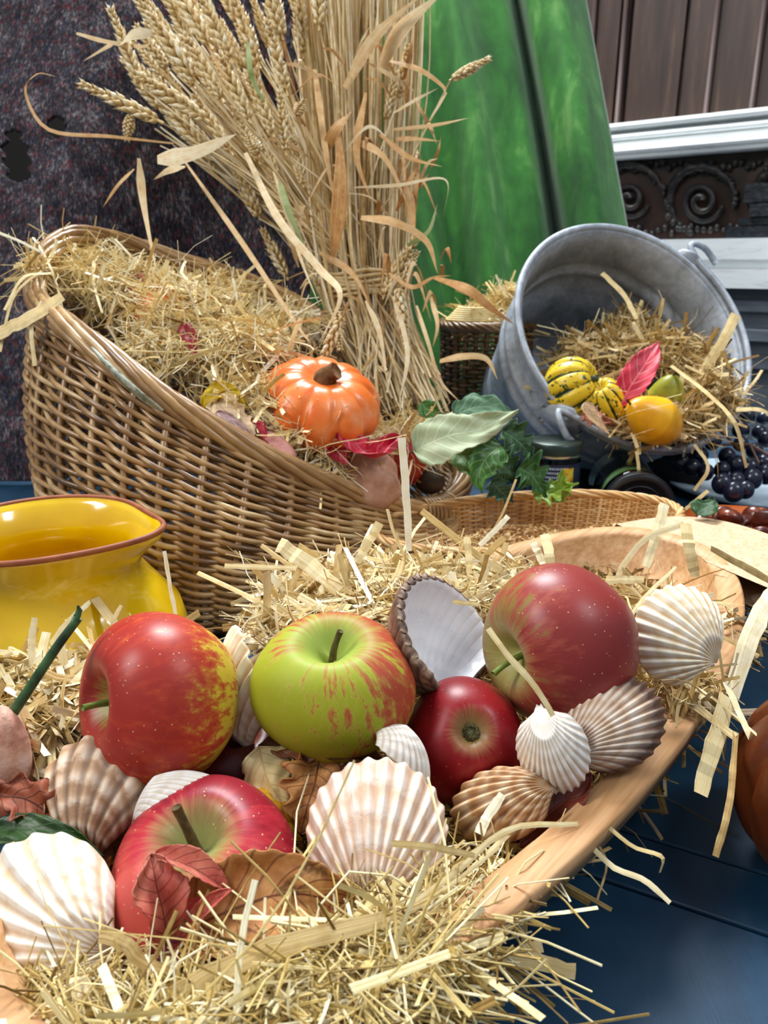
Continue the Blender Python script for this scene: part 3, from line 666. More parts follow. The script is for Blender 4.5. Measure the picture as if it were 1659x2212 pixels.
def shell(name, L, W, Hd, nrib, spread, mat, label, M_, rib=.03, p=.75, inflate=2.2, inner=None, skew=0.0, wings=False, twist=0, th=.0014, group=None, ripple=.5, base=.0):
    nu, nv = 56, nrib * 8 + 1; V_ = np.zeros((nu, nv, 3)); A = {'grow': [], 'fan': [], 'rib': []}
    for i in range(nu):
        u = (i / (nu - 1))
        for j in range(nv):
            v = -1 + 2 * j / (nv - 1); ph = v * math.radians(spread) + skew * .35 * (1 - v * v)
            rr = abs(math.cos(pi * nrib * (v + 1) / 2)); rb = (1 - rr ** 1.6)
            rho = (math.cos(ph * 90 / (spread + 8) * .98)) ** p * (1 + .028 * (rb - .4) * (u > .5))
            uu_ = base + (1 - base) * u
            x = rho * uu_ * math.sin(ph) * W / L * 1.0; y = rho * uu_ * math.cos(ph)
            z = Hd * (math.cos(v * pi / 2 * .96) ** .55) * (min(1, uu_ / .32) ** .55 if uu_ < .32 else 1) * max(0, 1 - max(0, uu_ - .30) ** inflate / (.70 ** inflate)) ** .85
            z += rib * (rb - .3) * (.25 + .75 * uu_) * (1 if u < .999 else .8)
            V_[i, j] = (x * L, y * L, z * L); A['grow'].append(u); A['fan'].append(v); A['rib'].append(rb)
    me = mesh(name, V_.reshape(-1, 3), grid_faces(nu, nv)[:, ::-1], A); me.materials.append(mat)
    if inner: me.materials.append(inner)
    o = bpy.data.objects.new(name, me); C.objects.link(o); o.matrix_world = M_
    solid(o, th, -1); s = o.modifiers[0]
    if inner: s.material_offset = 1
    tag(o, label, 'shell', group)
    if wings:
        mb = MB()
        for sg in (-1, 1):
            mb.add([(0, -.02 * L, .012 * L), (sg * .26 * L, -.01 * L, .015 * L), (sg * .20 * L, .16 * L, .03 * L), (0, .14 * L, .10 * L), (0, -.02 * L, .004 * L), (sg * .26 * L, -.01 * L, .004 * L), (sg * .20 * L, .16 * L, .01 * L), (0, .14 * L, .06 * L)],
                   [(0, 1, 2, 3), (7, 6, 5, 4), (0, 4, 5, 1), (1, 5, 6, 2), (2, 6, 7, 3), (3, 7, 4, 0)])
        mb.build('hinge_wing', mat, o, smooth=False)
    return o
def sm(hx, hy, tx, ty, d, face, dtip=0.0, hd=None):
    "hinge pixel, tip pixel, depth at hinge and extra depth at the tip, direction the dome faces (right, up, viewer); returns matrix, length"
    a = P(hx, hy, d); b = P(tx, ty, d + dtip); y = (b - a); Ln = y.length; y.normalize(); z = V(*face); x = y.cross(z).normalized(); z = x.cross(y)
    m = Matrix((x, y, z)).transposed().to_4x4(); m.translation = a; return m, Ln
WH = shell_mat('white_scallop', [(.2, '#e2cdb0'), (.45, '#f2e8da'), (.8, '#f2ece2')], '#d2ac80', .45)
PINKW = shell_mat('pinkish_white_scallop', [(.2, '#d8b498'), (.45, '#e9d2c0'), (.8, '#f3e8de')], '#c49a78', .4)
TAN = shell_mat('banded_tan_cockle', [(.1, '#8a6448'), (.35, '#b08a68'), (.55, '#d2b496'), (.85, '#ece0d0')], '#6a4c38', .55)
BRN = shell_mat('brown_ribbed_shell', [(.1, '#a06c3e'), (.4, '#c4986a'), (.65, '#e0c29c'), (.9, '#efe0c8')], '#7c4c2c', .5)
PWH = shell_mat('pure_white_cockle', [(.1, '#e4d6c4'), (.4, '#ece4da'), (.8, '#f6f2ec')], '#d0b898', .4)
EDG = shell_mat('brown_edged_cockle', [(.1, '#c8a484'), (.4, '#e2cbb2'), (.8, '#f2e6d8')], '#9a6e50', .5, edge=('#5a3426', .84, 1.02))
CRM = shell_mat('cream_fan_shell', [(.1, '#dcc49a'), (.4, '#f0e4c8'), (.8, '#faf4e4')], '#c89a60', .45)
OUTB = shell_mat('rough_brown_outside', [(.1, '#5c4234'), (.4, '#8c6e58'), (.8, '#c0a890')], '#46322a', .7)
INW = shell_mat('smooth_white_inside', [(.1, '#e8ecf2'), (.5, '#f4f6fa'), (.9, '#ffffff')], None, .3, specks=1)
INP = simple('plain_white_inside', '#efe8e0', .35, .5, 0, 40, '#cfc4ba'); INBR = simple('pale_brown_inside', '#b89c84', .4, .5, 0, 40, '#8c7260')
m, L = sm(258, 2058, -95, 1968, .300, (.10, .42, .9), .012)
shell('scallop_shell', L, L * 1.02, .26, 14, 66, WH, 'large white scallop shell at the front left corner, ribs fanning to the left', m, rib=.030, inner=INP, p=.7)
m, L = sm(215, 1858, 190, 1592, .350, (-.20, .42, .87), .015)
shell('cockle_shell', L, L * .92, .36, 9, 60, TAN, 'chunky brown banded cockle shell tucked below the red and yellow apple', m, rib=.045, inner=INBR, p=.45)
m, L = sm(288, 1790, 498, 1705, .338, (-.32, .93, -.12), .016)
shell('cockle_shell', L, L * .62, .40, 22, 68, PWH, 'slender white cockle shell arched behind the nearest apple, hollow side visible', m, rib=.018, inner=INBR, p=.6)
m, L = sm(792, 1980, 835, 1640, .322, (.06, .40, .92), .022)
shell('scallop_shell', L, L * .98, .27, 17, 66, PINKW, 'big pinkish white scallop shell standing upright in the centre front, hinge down', m, rib=.030, inner=INP, p=.7)
m, L = sm(1200, 1700, 978, 1772, .358, (-.15, .60, .78), .0)
shell('ribbed_shell', L * 1.0, L * .74, .30, 12, 60, BRN, 'tan and brown ribbed shell leaning right of the central scallop', m, rib=.05, inner=INBR, p=.7)
m, L = sm(798, 1590, 925, 1690, .362, (.50, .85, -.05), -.004)
shell('cockle_shell', L, L * .55, .42, 20, 70, PWH, 'small white shell perched on edge between the green and crimson apples', m, rib=.02, inner=INP, p=.6, th=.0012)
m, L = sm(1165, 1525, 1222, 1712, .366, (-.28, .25, .93), -.006)
shell('cockle_shell', L, L * .80, .36, 20, 66, PWH, 'rounded white cockle shell leaning against the crimson apple', m, rib=.022, inner=INP, p=.6, skew=.25)
m, L = sm(1205, 1640, 1418, 1500, .378, (.05, .50, .85), .01)
shell('cockle_shell', L, L * .80, .34, 18, 56, EDG, 'brown edged cockle shell behind the rounded white cockle by the trough rim', m, rib=.030, inner=INBR, p=.6)
m, L = sm(1542, 1432, 1402, 1318, .425, (-.1, .42, .9), .004)
shell('scallop_shell', L * 1.12, L * 1.12, .28, 16, 72, CRM, 'cream fan-shaped scallop shell at the far right end of the trough', m, rib=.034, inner=INP, p=.5, wings=False)
m, L = sm(560, 1625, 512, 1352, .402, (-.9, .2, .35), .01)
shell('scallop_shell', L, L * .55, .25, 14, 60, CRM, 'narrow cream scallop shell seen edge-on between the red and the green apple', m, rib=.04, inner=INP, p=.6)
# open shell: the smooth inside faces the viewer
m, L = sm(1030, 1505, 912, 1240, .405, (.80, .25, .55), .022)
SI = shell('half_shell', L, L * 1.05, .50, 22, 66, OUTB, 'half shell with smooth white inside facing out, right of the green apple', m, rib=.003, inner=INW, p=.42, th=.004)
SI.matrix_world = m @ Matrix.Rotation(pi, 4, 'Y') @ Matrix.Translation((0, 0, .0))
# ================================================================ LEAVES
def leaf_mat(name, base, base2, vein, spots=None, rough=.55, veinw=.035, nside=7, trans=.15):
    g = G(name, rough, .35); t = g.att('ls'); s = g.att('lw'); o = g.obj(); n = g.noise(o, 70, 5, .65)
    c = g.ramp(n, [(.32, base), (.68, base2)]); a = g.math('ABSOLUTE', s)
    if spots: c = g.mix(g.ramp(g.noise(o, 45, 4, .7), [(.60, 0.0), (.68, .8)]), c, spots)
    mid = g.ramp(a, [(veinw * .5, 1.0), (veinw * 1.3, 0.0)])
    fr = g.math('ABSOLUTE', g.math('SUBTRACT', g.math('FRACT', g.math('SUBTRACT', g.math('MULTIPLY', t, nside), g.math('MULTIPLY', a, 1.7))), .5))
    side = g.ramp(fr, [(.03, .7), (.09, 0.0)]); vn = g.math('MAXIMUM', mid, side)
    g.P('Base Color', g.mix(vn, c, vein)); g.bump(g.math('ADD', g.math('MULTIPLY', vn, .6), n), .5, .0008)
    return g.m
def leaf(name, pts, w, label, mat, face=(0, .5, .85), curl=.15, fold=.2, wr=.06, seed=0, lobes=0, lob_n=5, stem=.0, cat='leaf', group=None, shape=(.5, .9), th=.0004, edge_curl=0.0, link_parent=None, twist=0.0):
    "pts: spine as (px, py, depth); w: half width in pixels at the first depth; face: side the blade shows"
    sp = spline([P(*q) for q in pts], 40); o0 = Vector(sp[0]); d0 = pts[0][2]; W = w * d0 / F; ns, nw = 40, 25
    tt = np.gradient(sp, axis=0); tt /= np.linalg.norm(tt, axis=1)[:, None]; fz = np.array(tuple(V(*face)))
    V_ = np.zeros((ns, nw, 3)); LS, LW = [], []; rg = np.random.default_rng(seed); ph = rg.uniform(0, 6, 6)
    for i in range(ns):
        s = i / (ns - 1); z = fz - tt[i] * (fz @ tt[i]); z /= np.linalg.norm(z); x = np.cross(tt[i], z)
        if twist: 
            a = twist * (s - .5); z, x = z * math.cos(a) + x * math.sin(a), x * math.cos(a) - z * math.sin(a)
        hw = W * (math.sin(pi * s ** shape[0]) ** shape[1] if 0 < s < 1 else .02)
        for j in range(nw):
            t = -1 + 2 * j / (nw - 1)
            k = 1 + lobes * math.sin(lob_n * 2 * pi * s + (1.2 if t > 0 else 0)) * abs(t) 
            k *= 1 + .04 * math.sin(s * 60) * abs(t) ** 4
            h = fold * abs(t) ** 1.2 * hw * 1.0 + wr * W * (math.sin(9 * s + 4 * t + ph[0]) + .7 * math.sin(17 * s - 7 * t + ph[1]) + .5 * math.sin(5 * t + ph[2] + 3 * s)) * (.3 + abs(t))
            h += edge_curl * hw * max(0, abs(t) - .55) ** 1.5 * 4
            V_[i, j] = sp[i] - sp[0] + x * t * hw * k * (1 - .25 * abs(fold) * abs(t)) + z * h; LS.append(s); LW.append(t)
    o = link(name, mesh(name, V_.reshape(-1, 3), grid_faces(ns, nw), {'ls': LS, 'lw': LW}), mat); solid(o, th, 0)
    if link_parent is not None: o.parent = link_parent; o.location = o0 - link_parent.location
    else: o.location = o0; tag(o, label, cat, group)
    if stem:
        d = -tt[0]; mb = MB(); e = d * stem; mb.tube([d * 0, d * stem * .5 + fz * stem * .12, d * stem + fz * stem * .35], [.0011, .0008, .0009], 6); mb.build('leaf_stalk', STEM, o)
    return o
LBRN = leaf_mat('brown_leaf', '#965624', '#cc9458', '#6e3a1c', '#4a2a18'); LPNK = leaf_mat('pinkish_red_leaf', '#a83a34', '#c87a62', '#7c2c24', '#7a2a20')
LYEL = leaf_mat('yellow_leaf', '#c88c10', '#e2ac28', '#b87c14'); LCRM = leaf_mat('cream_leaf', '#cdb478', '#e2d2a0', '#c8ac6c', None)
LRUST = leaf_mat('rust_leaf', '#5c2814', '#94482a', '#4a2010'); LDARK = leaf_mat('dark_brown_leaf', '#4a2614', '#7c4a26', '#3a1c0e'); LRED = leaf_mat('crimson_leaf', '#a0142c', '#d02c44', '#e07a80', None, .45)
LGRN = leaf_mat('green_leaf', '#2c5020', '#4a7c34', '#7ca058', None, .4, .03); LPALE = leaf_mat('pale_green_leaf_back', '#9aaa80', '#b8c2a0', '#c8d0b0', None, .6, .03); LLIME = leaf_mat('lime_leaf', '#5a7c18', '#84a028', '#a0b450', None, .45)
leaf('brown_leaf', [(400, 2010, .296), (530, 1955, .294), (640, 1930, .298), (770, 1960, .306)], 98, 'big crisp tan brown leaf lying across the front of the nearest apple', LBRN, (-.25, .55, .8), fold=.22, wr=.05, seed=1, edge_curl=.2, shape=(.62, .55), th=.0006)
leaf('red_leaf', [(365, 2045, .293), (350, 1960, .291), (335, 1900, .292), (325, 1845, .296)], 62, 'crumpled pinkish red leaf standing on the front left of the nearest apple', LPNK, (.5, .2, .9), fold=.75, wr=.09, seed=2, lobes=.2, lob_n=2, stem=.012, shape=(1.0, .7))
leaf('red_leaf', [(330, 1850, .300), (395, 1865, .297), (450, 1895, .295), (492, 1925, .296)], 34, 'narrow folded red leaf tip resting just below the stem of the nearest apple', LPNK, (.0, .9, .5), fold=.8, wr=.05, seed=12, shape=(.8, .6))
leaf('red_leaf', [(375, 2050, .290), (420, 2000, .290), (455, 1955, .289), (500, 1920, .290)], 26, 'small red curled leaf beside the tan brown leaf', LPNK, (-.5, .5, .8), fold=.7, wr=.05, seed=13, shape=(.7, .6))
leaf('magenta_leaf', [(335, 2068, .290), (380, 2058, .290), (425, 2070, .290)], 34, 'small magenta leaf scrap below the nearest apple', leaf_mat('magenta_leaf', '#7c2c44', '#a8506a', '#5c1c30'), (0, .5, .9), fold=.4, seed=3, stem=.006, shape=(1.3, .8))
leaf('yellow_leaf', [(495, 1705, .362), (560, 1725, .355), (610, 1770, .352), (652, 1815, .352)], 44, 'bright yellow leaf with curled edge behind the nearest apple', LYEL, (.2, .75, .6), fold=-.5, wr=.08, seed=4, lobes=.2, lob_n=4, shape=(.6, .7))
leaf('cream_leaf', [(560, 1615, .376), (572, 1665, .366), (598, 1720, .36), (640, 1778, .358)], 62, 'pale cream dry leaf rolled over the yellow leaf', LCRM, (-.1, .45, .9), fold=-.45, wr=.09, seed=5, lobes=.1, lob_n=3, shape=(.42, .6))
leaf('brown_leaf', [(690, 1640, .374), (680, 1690, .364), (665, 1740, .358), (650, 1800, .354)], 70, 'crumpled brown leaf right of the cream leaf', LBRN, (.2, .5, .85), fold=.25, wr=.12, seed=6, lobes=.25, lob_n=4, shape=(.6, .6))
leaf('dark_leaf', [(560, 1615, .385), (650, 1618, .376), (740, 1625, .372), (830, 1650, .372)], 34, 'dark brown leaf curling below the green apple', LDARK, (0, .8, .6), fold=.4, wr=.15, seed=7, lobes=.15, shape=(.8, .5))
leaf('rust_leaf', [(1120, 1830, .355), (1170, 1770, .358), (1225, 1725, .36), (1278, 1672, .365)], 52, 'glossy rust red leaf below the rounded white cockle at the trough rim', leaf_mat('glossy_rust_leaf', '#4a1c10', '#7c3220', '#5c2414', None, .35), (-.2, .6, .8), fold=.4, wr=.04, seed=8, shape=(.9, .7))
leaf('rust_leaf', [(-20, 1720, .35), (50, 1725, .348), (105, 1755, .345), (170, 1790, .343)], 48, 'crumpled rust brown leaf at the left edge beside the banded cockle', leaf_mat('orange_rust_leaf', '#6e3018', '#a4583a', '#4a2010'), (0, .6, .8), fold=.4, wr=.16, seed=9, lobes=.25, shape=(.7, .6))
leaf('green_leaf', [(-30, 1800, .34), (60, 1790, .336), (150, 1810, .332), (225, 1850, .33)], 34, 'dark green leaf edge behind the front left scallop', leaf_mat('deep_green_leaf', '#14280e', '#2c4a1c', '#3c5c28', None, .35), (0, .7, .7), fold=.2, seed=10)
leaf('brown_leaf', [(15, 2230, .285), (40, 2170, .282), (80, 2120, .284)], 62, 'small brown leaf at the bottom left corner below the scallop', LBRN, (.2, .3, .9), fold=.3, wr=.12, seed=11, stem=0, shape=(.6, .6))
leaf('rust_leaf', [(180, 1870, .338), (215, 1890, .335), (240, 1850, .338)], 26, 'tiny orange brown leaf scrap between the left scallop and nearest apple', leaf_mat('small_rust_leaf', '#7c4018', '#a8642c', '#5c2c10'), (0, .6, .8), fold=.3, seed=14)
# papery pink pod on a green stem at the left edge
g = G('pink_papery_pod', .6, .35); o = g.obj(); n = g.noise(o, 90, 5, .65); w_ = g.vor(o, 70)
g.P('Base Color', g.ramp(n, [(.3, '#a8705c'), (.5, '#d8a48c'), (.72, '#eecdb8')])); g.bump(g.math('ADD', n, w_), .8, .0015)
pod = empty('seed_pod', Matrix.Translation(P(-5, 1640, .37))); tag(pod, 'pale pink papery seed pod on a dark green stem at the left edge', 'seed pod')
q = []
for i in range(40):
    t = pi * i / 39
    for j in range(48):
        a = 2 * pi * j / 48; r = math.sin(t) ** .8 * .0155 * (1 + .07 * math.cos(5 * a) + .05 * math.sin(9 * a + 6 * t)); q.append((r * math.cos(a), r * math.sin(a), .0275 * math.cos(t) * (1 + .05 * math.sin(3 * a))))
link('pod_husk', mesh('pod_husk', q, grid_faces(40, 48, False, True)), g.m, pod)
mb = MB(); o0 = pod.location
st = spline([P(28, 1540, .37) - o0, P(75, 1470, .368) - o0, P(125, 1395, .366) - o0, P(170, 1335, .366) - o0], 24); mb.tube(st, np.linspace(.0026, .0020, 24), 8)
g = G('dark_green_stalk', .45, .4); g.P('Base Color', g.ramp(g.noise(g.obj(), 80, 3), [(.3, '#1e3420'), (.7, '#4c7444')]))
sk = mb.build('stem', g.m, pod)
mb = MB(); mb.tube([P(160, 1345, .366) - o0, P(172, 1318, .365) - o0, P(168, 1308, .364) - o0], [.0018, .0014, .0005], 6); mb.tube([P(172, 1330, .366) - o0, P(160, 1328, .364) - o0], [.0015, .0004], 6); mb.build('thorn', g.m, sk)
# ================================================================ BASKET CONTENT
def pumpkin(name, M_, R, hz, ribs, mat, label, cat='squash', depth=.10, stem=None, top=.35, stem_mat=None):
    nt, na = 60, ribs * 12; q = []
    for i in range(nt):
        t = pi * i / (nt - 1)
        for j in range(na):
            a = 2 * pi * j / na; rb = abs(math.cos(ribs * a / 2)) ; k = 1 - depth * (1 - rb) ** 1.0 * 1.0 if False else 1 - depth * (abs(math.cos(ribs * a / 2)) ** 8)
            r = math.sin(t) ** .8 * k; z = hz * math.cos(t) - top * hz * math.exp(-(r / .3) ** 2) * (1 if t < pi / 2 else -.6)
            q.append((R * r * math.cos(a), R * r * math.sin(a), R * z))
    e = empty(name, M_); link('flesh', mesh('flesh', q, grid_faces(nt, na, False, True)), mat, e)
    if stem:
        mb = MB(); z0 = R * hz * (1 - top) - .002; n_ = 8
        mb.tube([(stem[1] * u * u, stem[2] * u * u, z0 + stem[0] * u) for u in np.linspace(0, 1, n_)], [stem[3] * (1.5 - .8 * u + .9 * max(0, u - .7)) for u in np.linspace(0, 1, n_)], 7); mb.build('stem', stem_mat or STEM, e)
    tag(e, label, cat); return e
g = G('orange_squash_skin', .3, .5); o = g.obj(); n = g.noise(o, 30, 4, .6); g.P('Base Color', g.ramp(n, [(.3, '#e8641c'), (.55, '#f08038'), (.75, '#f6a878')])); g.bump(n, .15, .001); ORNG = g.m
pumpkin('orange_squash', frame(P(692, 872, .785), V(.20, .74, .64), V(1, 0, 0)), .063, .60, 10, ORNG, 'bright orange ribbed squash with a corky stem lying in the wicker basket', depth=.10, stem=(.018, .010, -.002, .0095), top=.3,
        stem_mat=simple('corky_stem', '#8a6440', .9, .2, 0, 90, '#4a3420', .9, .002))
pumpkin('orange_squash', frame(P(345, 672, .835), V(-.2, .85, .4), V(1, 0, 0)), .030, .8, 9, ORNG, 'small orange squash buried in straw near the high end of the basket', depth=.08)
def lumpy(name, M_, rad, mat, label, cat, seed, amp=.08, n=40):
    q = []
    for i in range(n):
        t = pi * i / (n - 1)
        for j in range(n * 2):
            a = pi * j / n; d = np.array([math.sin(t) * math.cos(a), math.sin(t) * math.sin(a), math.cos(t)]); k = 1 + amp * float(vnoise(d[None], 1.3, seed)[0]); q.append(tuple(d * k * np.array(rad)))
    o = link(name, mesh(name, q, grid_faces(n, n * 2, False, True)), mat); o.matrix_world = M_; return tag(o, label, cat)
g = G('potato_skin', .6, .35); o = g.obj(); n = g.noise(o, 45, 5, .65); c = g.ramp(n, [(.3, '#9a6a54'), (.55, '#b98c74'), (.75, '#cfa890')]); c = g.mix(g.ramp(g.vor(o, 90), [(0, .7), (.07, 0.0)]), c, '#6a4434'); g.P('Base Color', c); g.bump(n, .3, .001); POT = g.m
lumpy('potato', frame(P(795, 1035, .785), V(.2, .5, .8), V(.9, -.3, 0)), (.036, .031, .028), POT, 'pinkish brown potato resting inside the low end of the wicker basket', 'potato', 3)
g = G('pink_potato_skin', .5, .35); n = g.noise(g.obj(), 45, 5, .65); g.P('Base Color', g.ramp(n, [(.3, '#a05a52'), (.7, '#d09a8c')])); 
lumpy('potato', frame(P(590, 965, .735), V(.7, -.5, .4), V(.5, .5, .6)), (.011, .012, .030), g.m, 'slim pink potato behind the front rim of the wicker basket', 'potato', 5)
lumpy('chestnut', frame(P(930, 1040, .86), V(0, .4, .9), V(1, 0, 0)), (.017, .014, .014), simple('dark_nut', '#3c3028', .5, .4, 0, 50, '#56463a'), 'dull dark brown nut at the right tip of the wicker basket', 'nut', 4, .03)
g = G('red_apple_bright', .3, .5); n = g.noise(g.obj(), 40, 4); g.P('Base Color', g.ramp(n, [(.3, '#9c1418'), (.7, '#d0402c')])); RB = g.m
lumpy('red_pepper', frame(P(868, 1000, .845), V(.1, .9, .3), V(1, 0, 0)), (.026, .024, .030), RB, 'bright red pepper behind the potato in the basket', 'pepper', 6, .05)
leaf('crimson_leaf', [(712, 925, .76), (760, 955, .75), (810, 985, .755), (865, 945, .78)], 34, 'crimson leaf curling above the potato in the wicker basket', LRED, (0, .8, .6), fold=.5, wr=.2, seed=21, lobes=.2, lob_n=3, shape=(.8, .5))
leaf('crimson_leaf', [(545, 905, .735), (565, 935, .73), (590, 975, .725)], 16, 'small crimson leaf in the straw by the front rim', LRED, (.5, .4, .6), fold=.5, wr=.1, seed=22)
leaf('crimson_leaf', [(718, 960, .76), (735, 985, .75), (752, 1004, .745)], 22, 'short red leaf scrap between squash and potato', LRED, (0, .3, .9), fold=.2, seed=23)
leaf('crimson_leaf', [(395, 700, .78), (415, 740, .77), (420, 785, .765)], 18, 'dark crimson leaf standing in the straw left of the squash', leaf_mat('dark_crimson_leaf', '#7c1020', '#a82434', '#5c0c18'), (0, .3, .9), fold=.3, seed=24)
leaf('yellow_leaf', [(440, 880, .735), (465, 850, .735), (495, 850, .735), (530, 885, .735)], 24, 'yellow leaf arched at the front rim of the wicker basket', leaf_mat('lemon_leaf', '#b8960c', '#d8b81c', '#a88a10'), (0, .4, .9), fold=.3, wr=.1, seed=25, shape=(.8, .4))
leaf('cream_leaf', [(462, 865, .732), (490, 890, .728), (520, 920, .724), (548, 945, .72)], 34, 'cream torn leaf lying behind the front rim of the basket', leaf_mat('cream_leaf_two', '#d0b088', '#ead2ac', '#c0a078'), (0, .4, .9), fold=.15, wr=.1, seed=26, lobes=.15, shape=(.6, .4))
leaf('purple_leaf', [(468, 890, .722), (510, 915, .714), (550, 945, .708)], 14, 'greyish purple leaf edge tucked behind the basket rim', leaf_mat('purple_leaf', '#6a4a44', '#94706a', '#5c3c38'), (.2, .6, .7), fold=.2, seed=27)
leaf('pink_leaf', [(280, 608, .83), (315, 635, .825), (345, 650, .825), (390, 625, .83)], 32, 'dusty pink leaf on the straw at the high end of the basket', leaf_mat('dusty_pink_leaf', '#a05a44', '#cc9078', '#8a4434'), (0, .6, .8), fold=.4, wr=.15, seed=28, lobes=.15)
# ================================================================ GREEN LEAVES BESIDE THE BASKET
gl = [([(895, 975, .80), (960, 945, .79), (1040, 925, .79), (1120, 885, .80)], 58, 'large pale green leaf underside right of the basket tip', LPALE, (.1, .45, .9), .12, 31, 0),
      ([(1085, 965, .80), (1050, 990, .79), (1035, 1030, .785), (1042, 1065, .785)], 42, 'mid green leaf pointing down below the large pale leaf', LGRN, (.2, .4, .9), .25, 32, .12),
      ([(990, 975, .81), (1015, 1005, .80), (1045, 1050, .79)], 34, 'soft green leaf hanging left of the pointed green leaf', leaf_mat('soft_green_leaf', '#4a7438', '#7c9c5c', '#a0b880'), (-.2, .4, .9), .3, 33, .1),
      ([(980, 900, .85), (1030, 880, .85), (1080, 885, .85), (1110, 915, .85)], 34, 'grey green leaf behind the large pale leaf', leaf_mat('grey_green_leaf', '#3c6444', '#6c9070', '#8cac88'), (0, .4, .9), .2, 34, .15),
      ([(910, 870, .86), (935, 895, .86), (975, 905, .86)], 24, 'green leaf among the stalk ends of the wheat sheaf', LGRN, (0, .3, .9), .3, 35, .1),
      ([(1060, 985, .83), (1090, 1010, .83), (1120, 1045, .83)], 42, 'dark green oak leaf behind the pointed leaf', leaf_mat('dark_oak_leaf', '#1c3416', '#32562a', '#4c7440'), (0, .4, .9), .2, 36, .35),
      ([(1085, 930, .84), (1125, 960, .84), (1150, 990, .84)], 40, 'dark green lobed leaf left of the dark jar', leaf_mat('dark_lobed_leaf', '#1a3018', '#345830', '#507850'), (0, .4, .9), .3, 37, .35),
      ([(1120, 1010, .83), (1150, 1030, .83), (1180, 1075, .83)], 44, 'jagged green leaf standing at the tray rim below the jar', leaf_mat('jagged_green_leaf', '#24481c', '#3c6c30', '#60884c'), (0, .4, .9), .3, 38, .4),
      ([(1155, 1075, .84), (1195, 1062, .84), (1250, 1045, .845)], 30, 'lime green pointed leaf right of the jagged leaf', LLIME, (0, .6, .8), .3, 39, .5),
      ([(1205, 1085, .845), (1210, 1050, .84), (1215, 1012, .84)], 22, 'lime green upright leaf tip in front of the jar label', LLIME, (.2, .3, .9), .2, 40, .4),
      ([(1060, 1040, .85), (1085, 1065, .85), (1110, 1085, .85)], 30, 'blue green small leaf just above the tray rim', leaf_mat('blue_green_leaf', '#2c5034', '#5c8060', '#7ca080'), (0, .4, .9), .2, 41, .3)]
for k, (p_, w_, lb, m_, fc, fo, sd, lo) in enumerate(gl): leaf('green_leaf', p_, w_, lb, m_, fc, fold=fo, wr=.07, seed=sd, lobes=lo, lob_n=4, stem=.01 if k in (0, 6) else 0)
# ================================================================ BUCKET CONTENT
g = G('striped_gourd_skin', .35, .5); o = g.obj(); an = g.att('tint'); n = g.noise(o, 60, 3); sx = g.add('ShaderNodeSeparateXYZ', None, Vector=o)
at = g.math('ARCTAN2', sx.outputs[1], sx.outputs[0]); s_ = g.math('ABSOLUTE', g.math('SINE', g.math('MULTIPLY', at, 5.0)))
sf = g.math('ADD', s_, g.math('MULTIPLY', g.math('SUBTRACT', n, .5), 1.1)); c = g.ramp(sf, [(.20, '#1c3a1c'), (.30, '#e8c428')]); c = g.mix(g.ramp(g.noise(o, 170, 2), [(.60, 0.0), (.64, 1.0)]), c, '#2a4a22')
g.P('Base Color', c); g.bump(n, .2, .001); GOURD = g.m
pumpkin('striped_gourd', frame(P(1238, 838, .955), V(.75, .30, .55), V(0, 1, 0)), .039, .85, 10, GOURD, 'round yellow and dark green striped gourd at the left inside the bucket', 'gourd', depth=.12, stem=(.014, 0, 0, .004), stem_mat=simple('grey_green_gourd_stem', '#4a5446', .7, .3))
pumpkin('striped_gourd', frame(P(1313, 870, .945), V(-.5, .6, .55), V(0, 1, 0)), .026, 1.25, 10, GOURD, 'smaller yellow green striped gourd between the round gourd and red leaf', 'gourd', depth=.12)
g = G('golden_pear_skin', .32, .5); o = g.obj(); n = g.noise(o, 30, 4); c = g.ramp(n, [(.3, '#d8920c'), (.6, '#f0b418'), (.8, '#f4c434')]); c = g.mix(g.ramp(g.vor(o, 70), [(0, .9), (.06, 0.0)]), c, '#6a3a10'); g.P('Base Color', c); YG = g.m
def pear(name, M_, R, L, mat, label, cat):
    pr = []
    for i in range(36):
        t = i / 35; z = -1 + 2 * t; r = math.sqrt(max(0, 1 - z * z)) * (1 - .30 * max(0, z) ** .8 * 1.0); pr.append((R * r, L * z))
    e = empty(name, M_); v, f = lathe(pr, 40); link('fruit_skin', mesh('fruit_skin', v, f[:, ::-1]), mat, e)
    mb = MB(); mb.tube([(0, 0, L * .97), (.001, 0, L * 1.06), (.003, .001, L * 1.15)], [.0018, .0013, .0016], 6); mb.build('stem', STEM, e)
    mb = MB(); mb.ell((0, 0, -L * .995), (.004, .004, .0012)); mb.build('calyx', CALYX, e); tag(e, label, cat)
pear('golden_gourd', frame(P(1410, 906, .91), V(-.80, .38, .46), V(0, 1, 0)), .029, .041, YG, 'smooth golden yellow gourd lying at the bucket mouth', 'gourd')
g = G('green_pear_skin', .4, .45); o = g.obj(); n = g.noise(o, 50, 4); g.P('Base Color', g.ramp(n, [(.3, '#8f9420'), (.7, '#b4b236')]))
pear('green_pear', frame(P(1440, 855, .965), V(.1, .8, .5), V(1, 0, 0)), .0235, .028, g.m, 'olive green pear behind the golden gourd in the bucket', 'pear')
leaf('crimson_leaf', [(1338, 880, .925), (1362, 835, .92), (1395, 785, .925), (1422, 738, .935)], 36, 'pink red leaf standing upright in the bucket beside the golden gourd', LRED, (-.3, .2, .93), fold=.25, wr=.04, seed=51, shape=(.9, .8))
leaf('rust_leaf', [(1262, 893, .92), (1290, 905, .91), (1325, 915, .905)], 24, 'rust coloured leaf below the striped gourds in the bucket', leaf_mat('pale_rust_leaf', '#8a4a34', '#b8785c', '#6a3424'), (0, .4, .9), fold=.2, wr=.12, seed=52, lobes=.2)
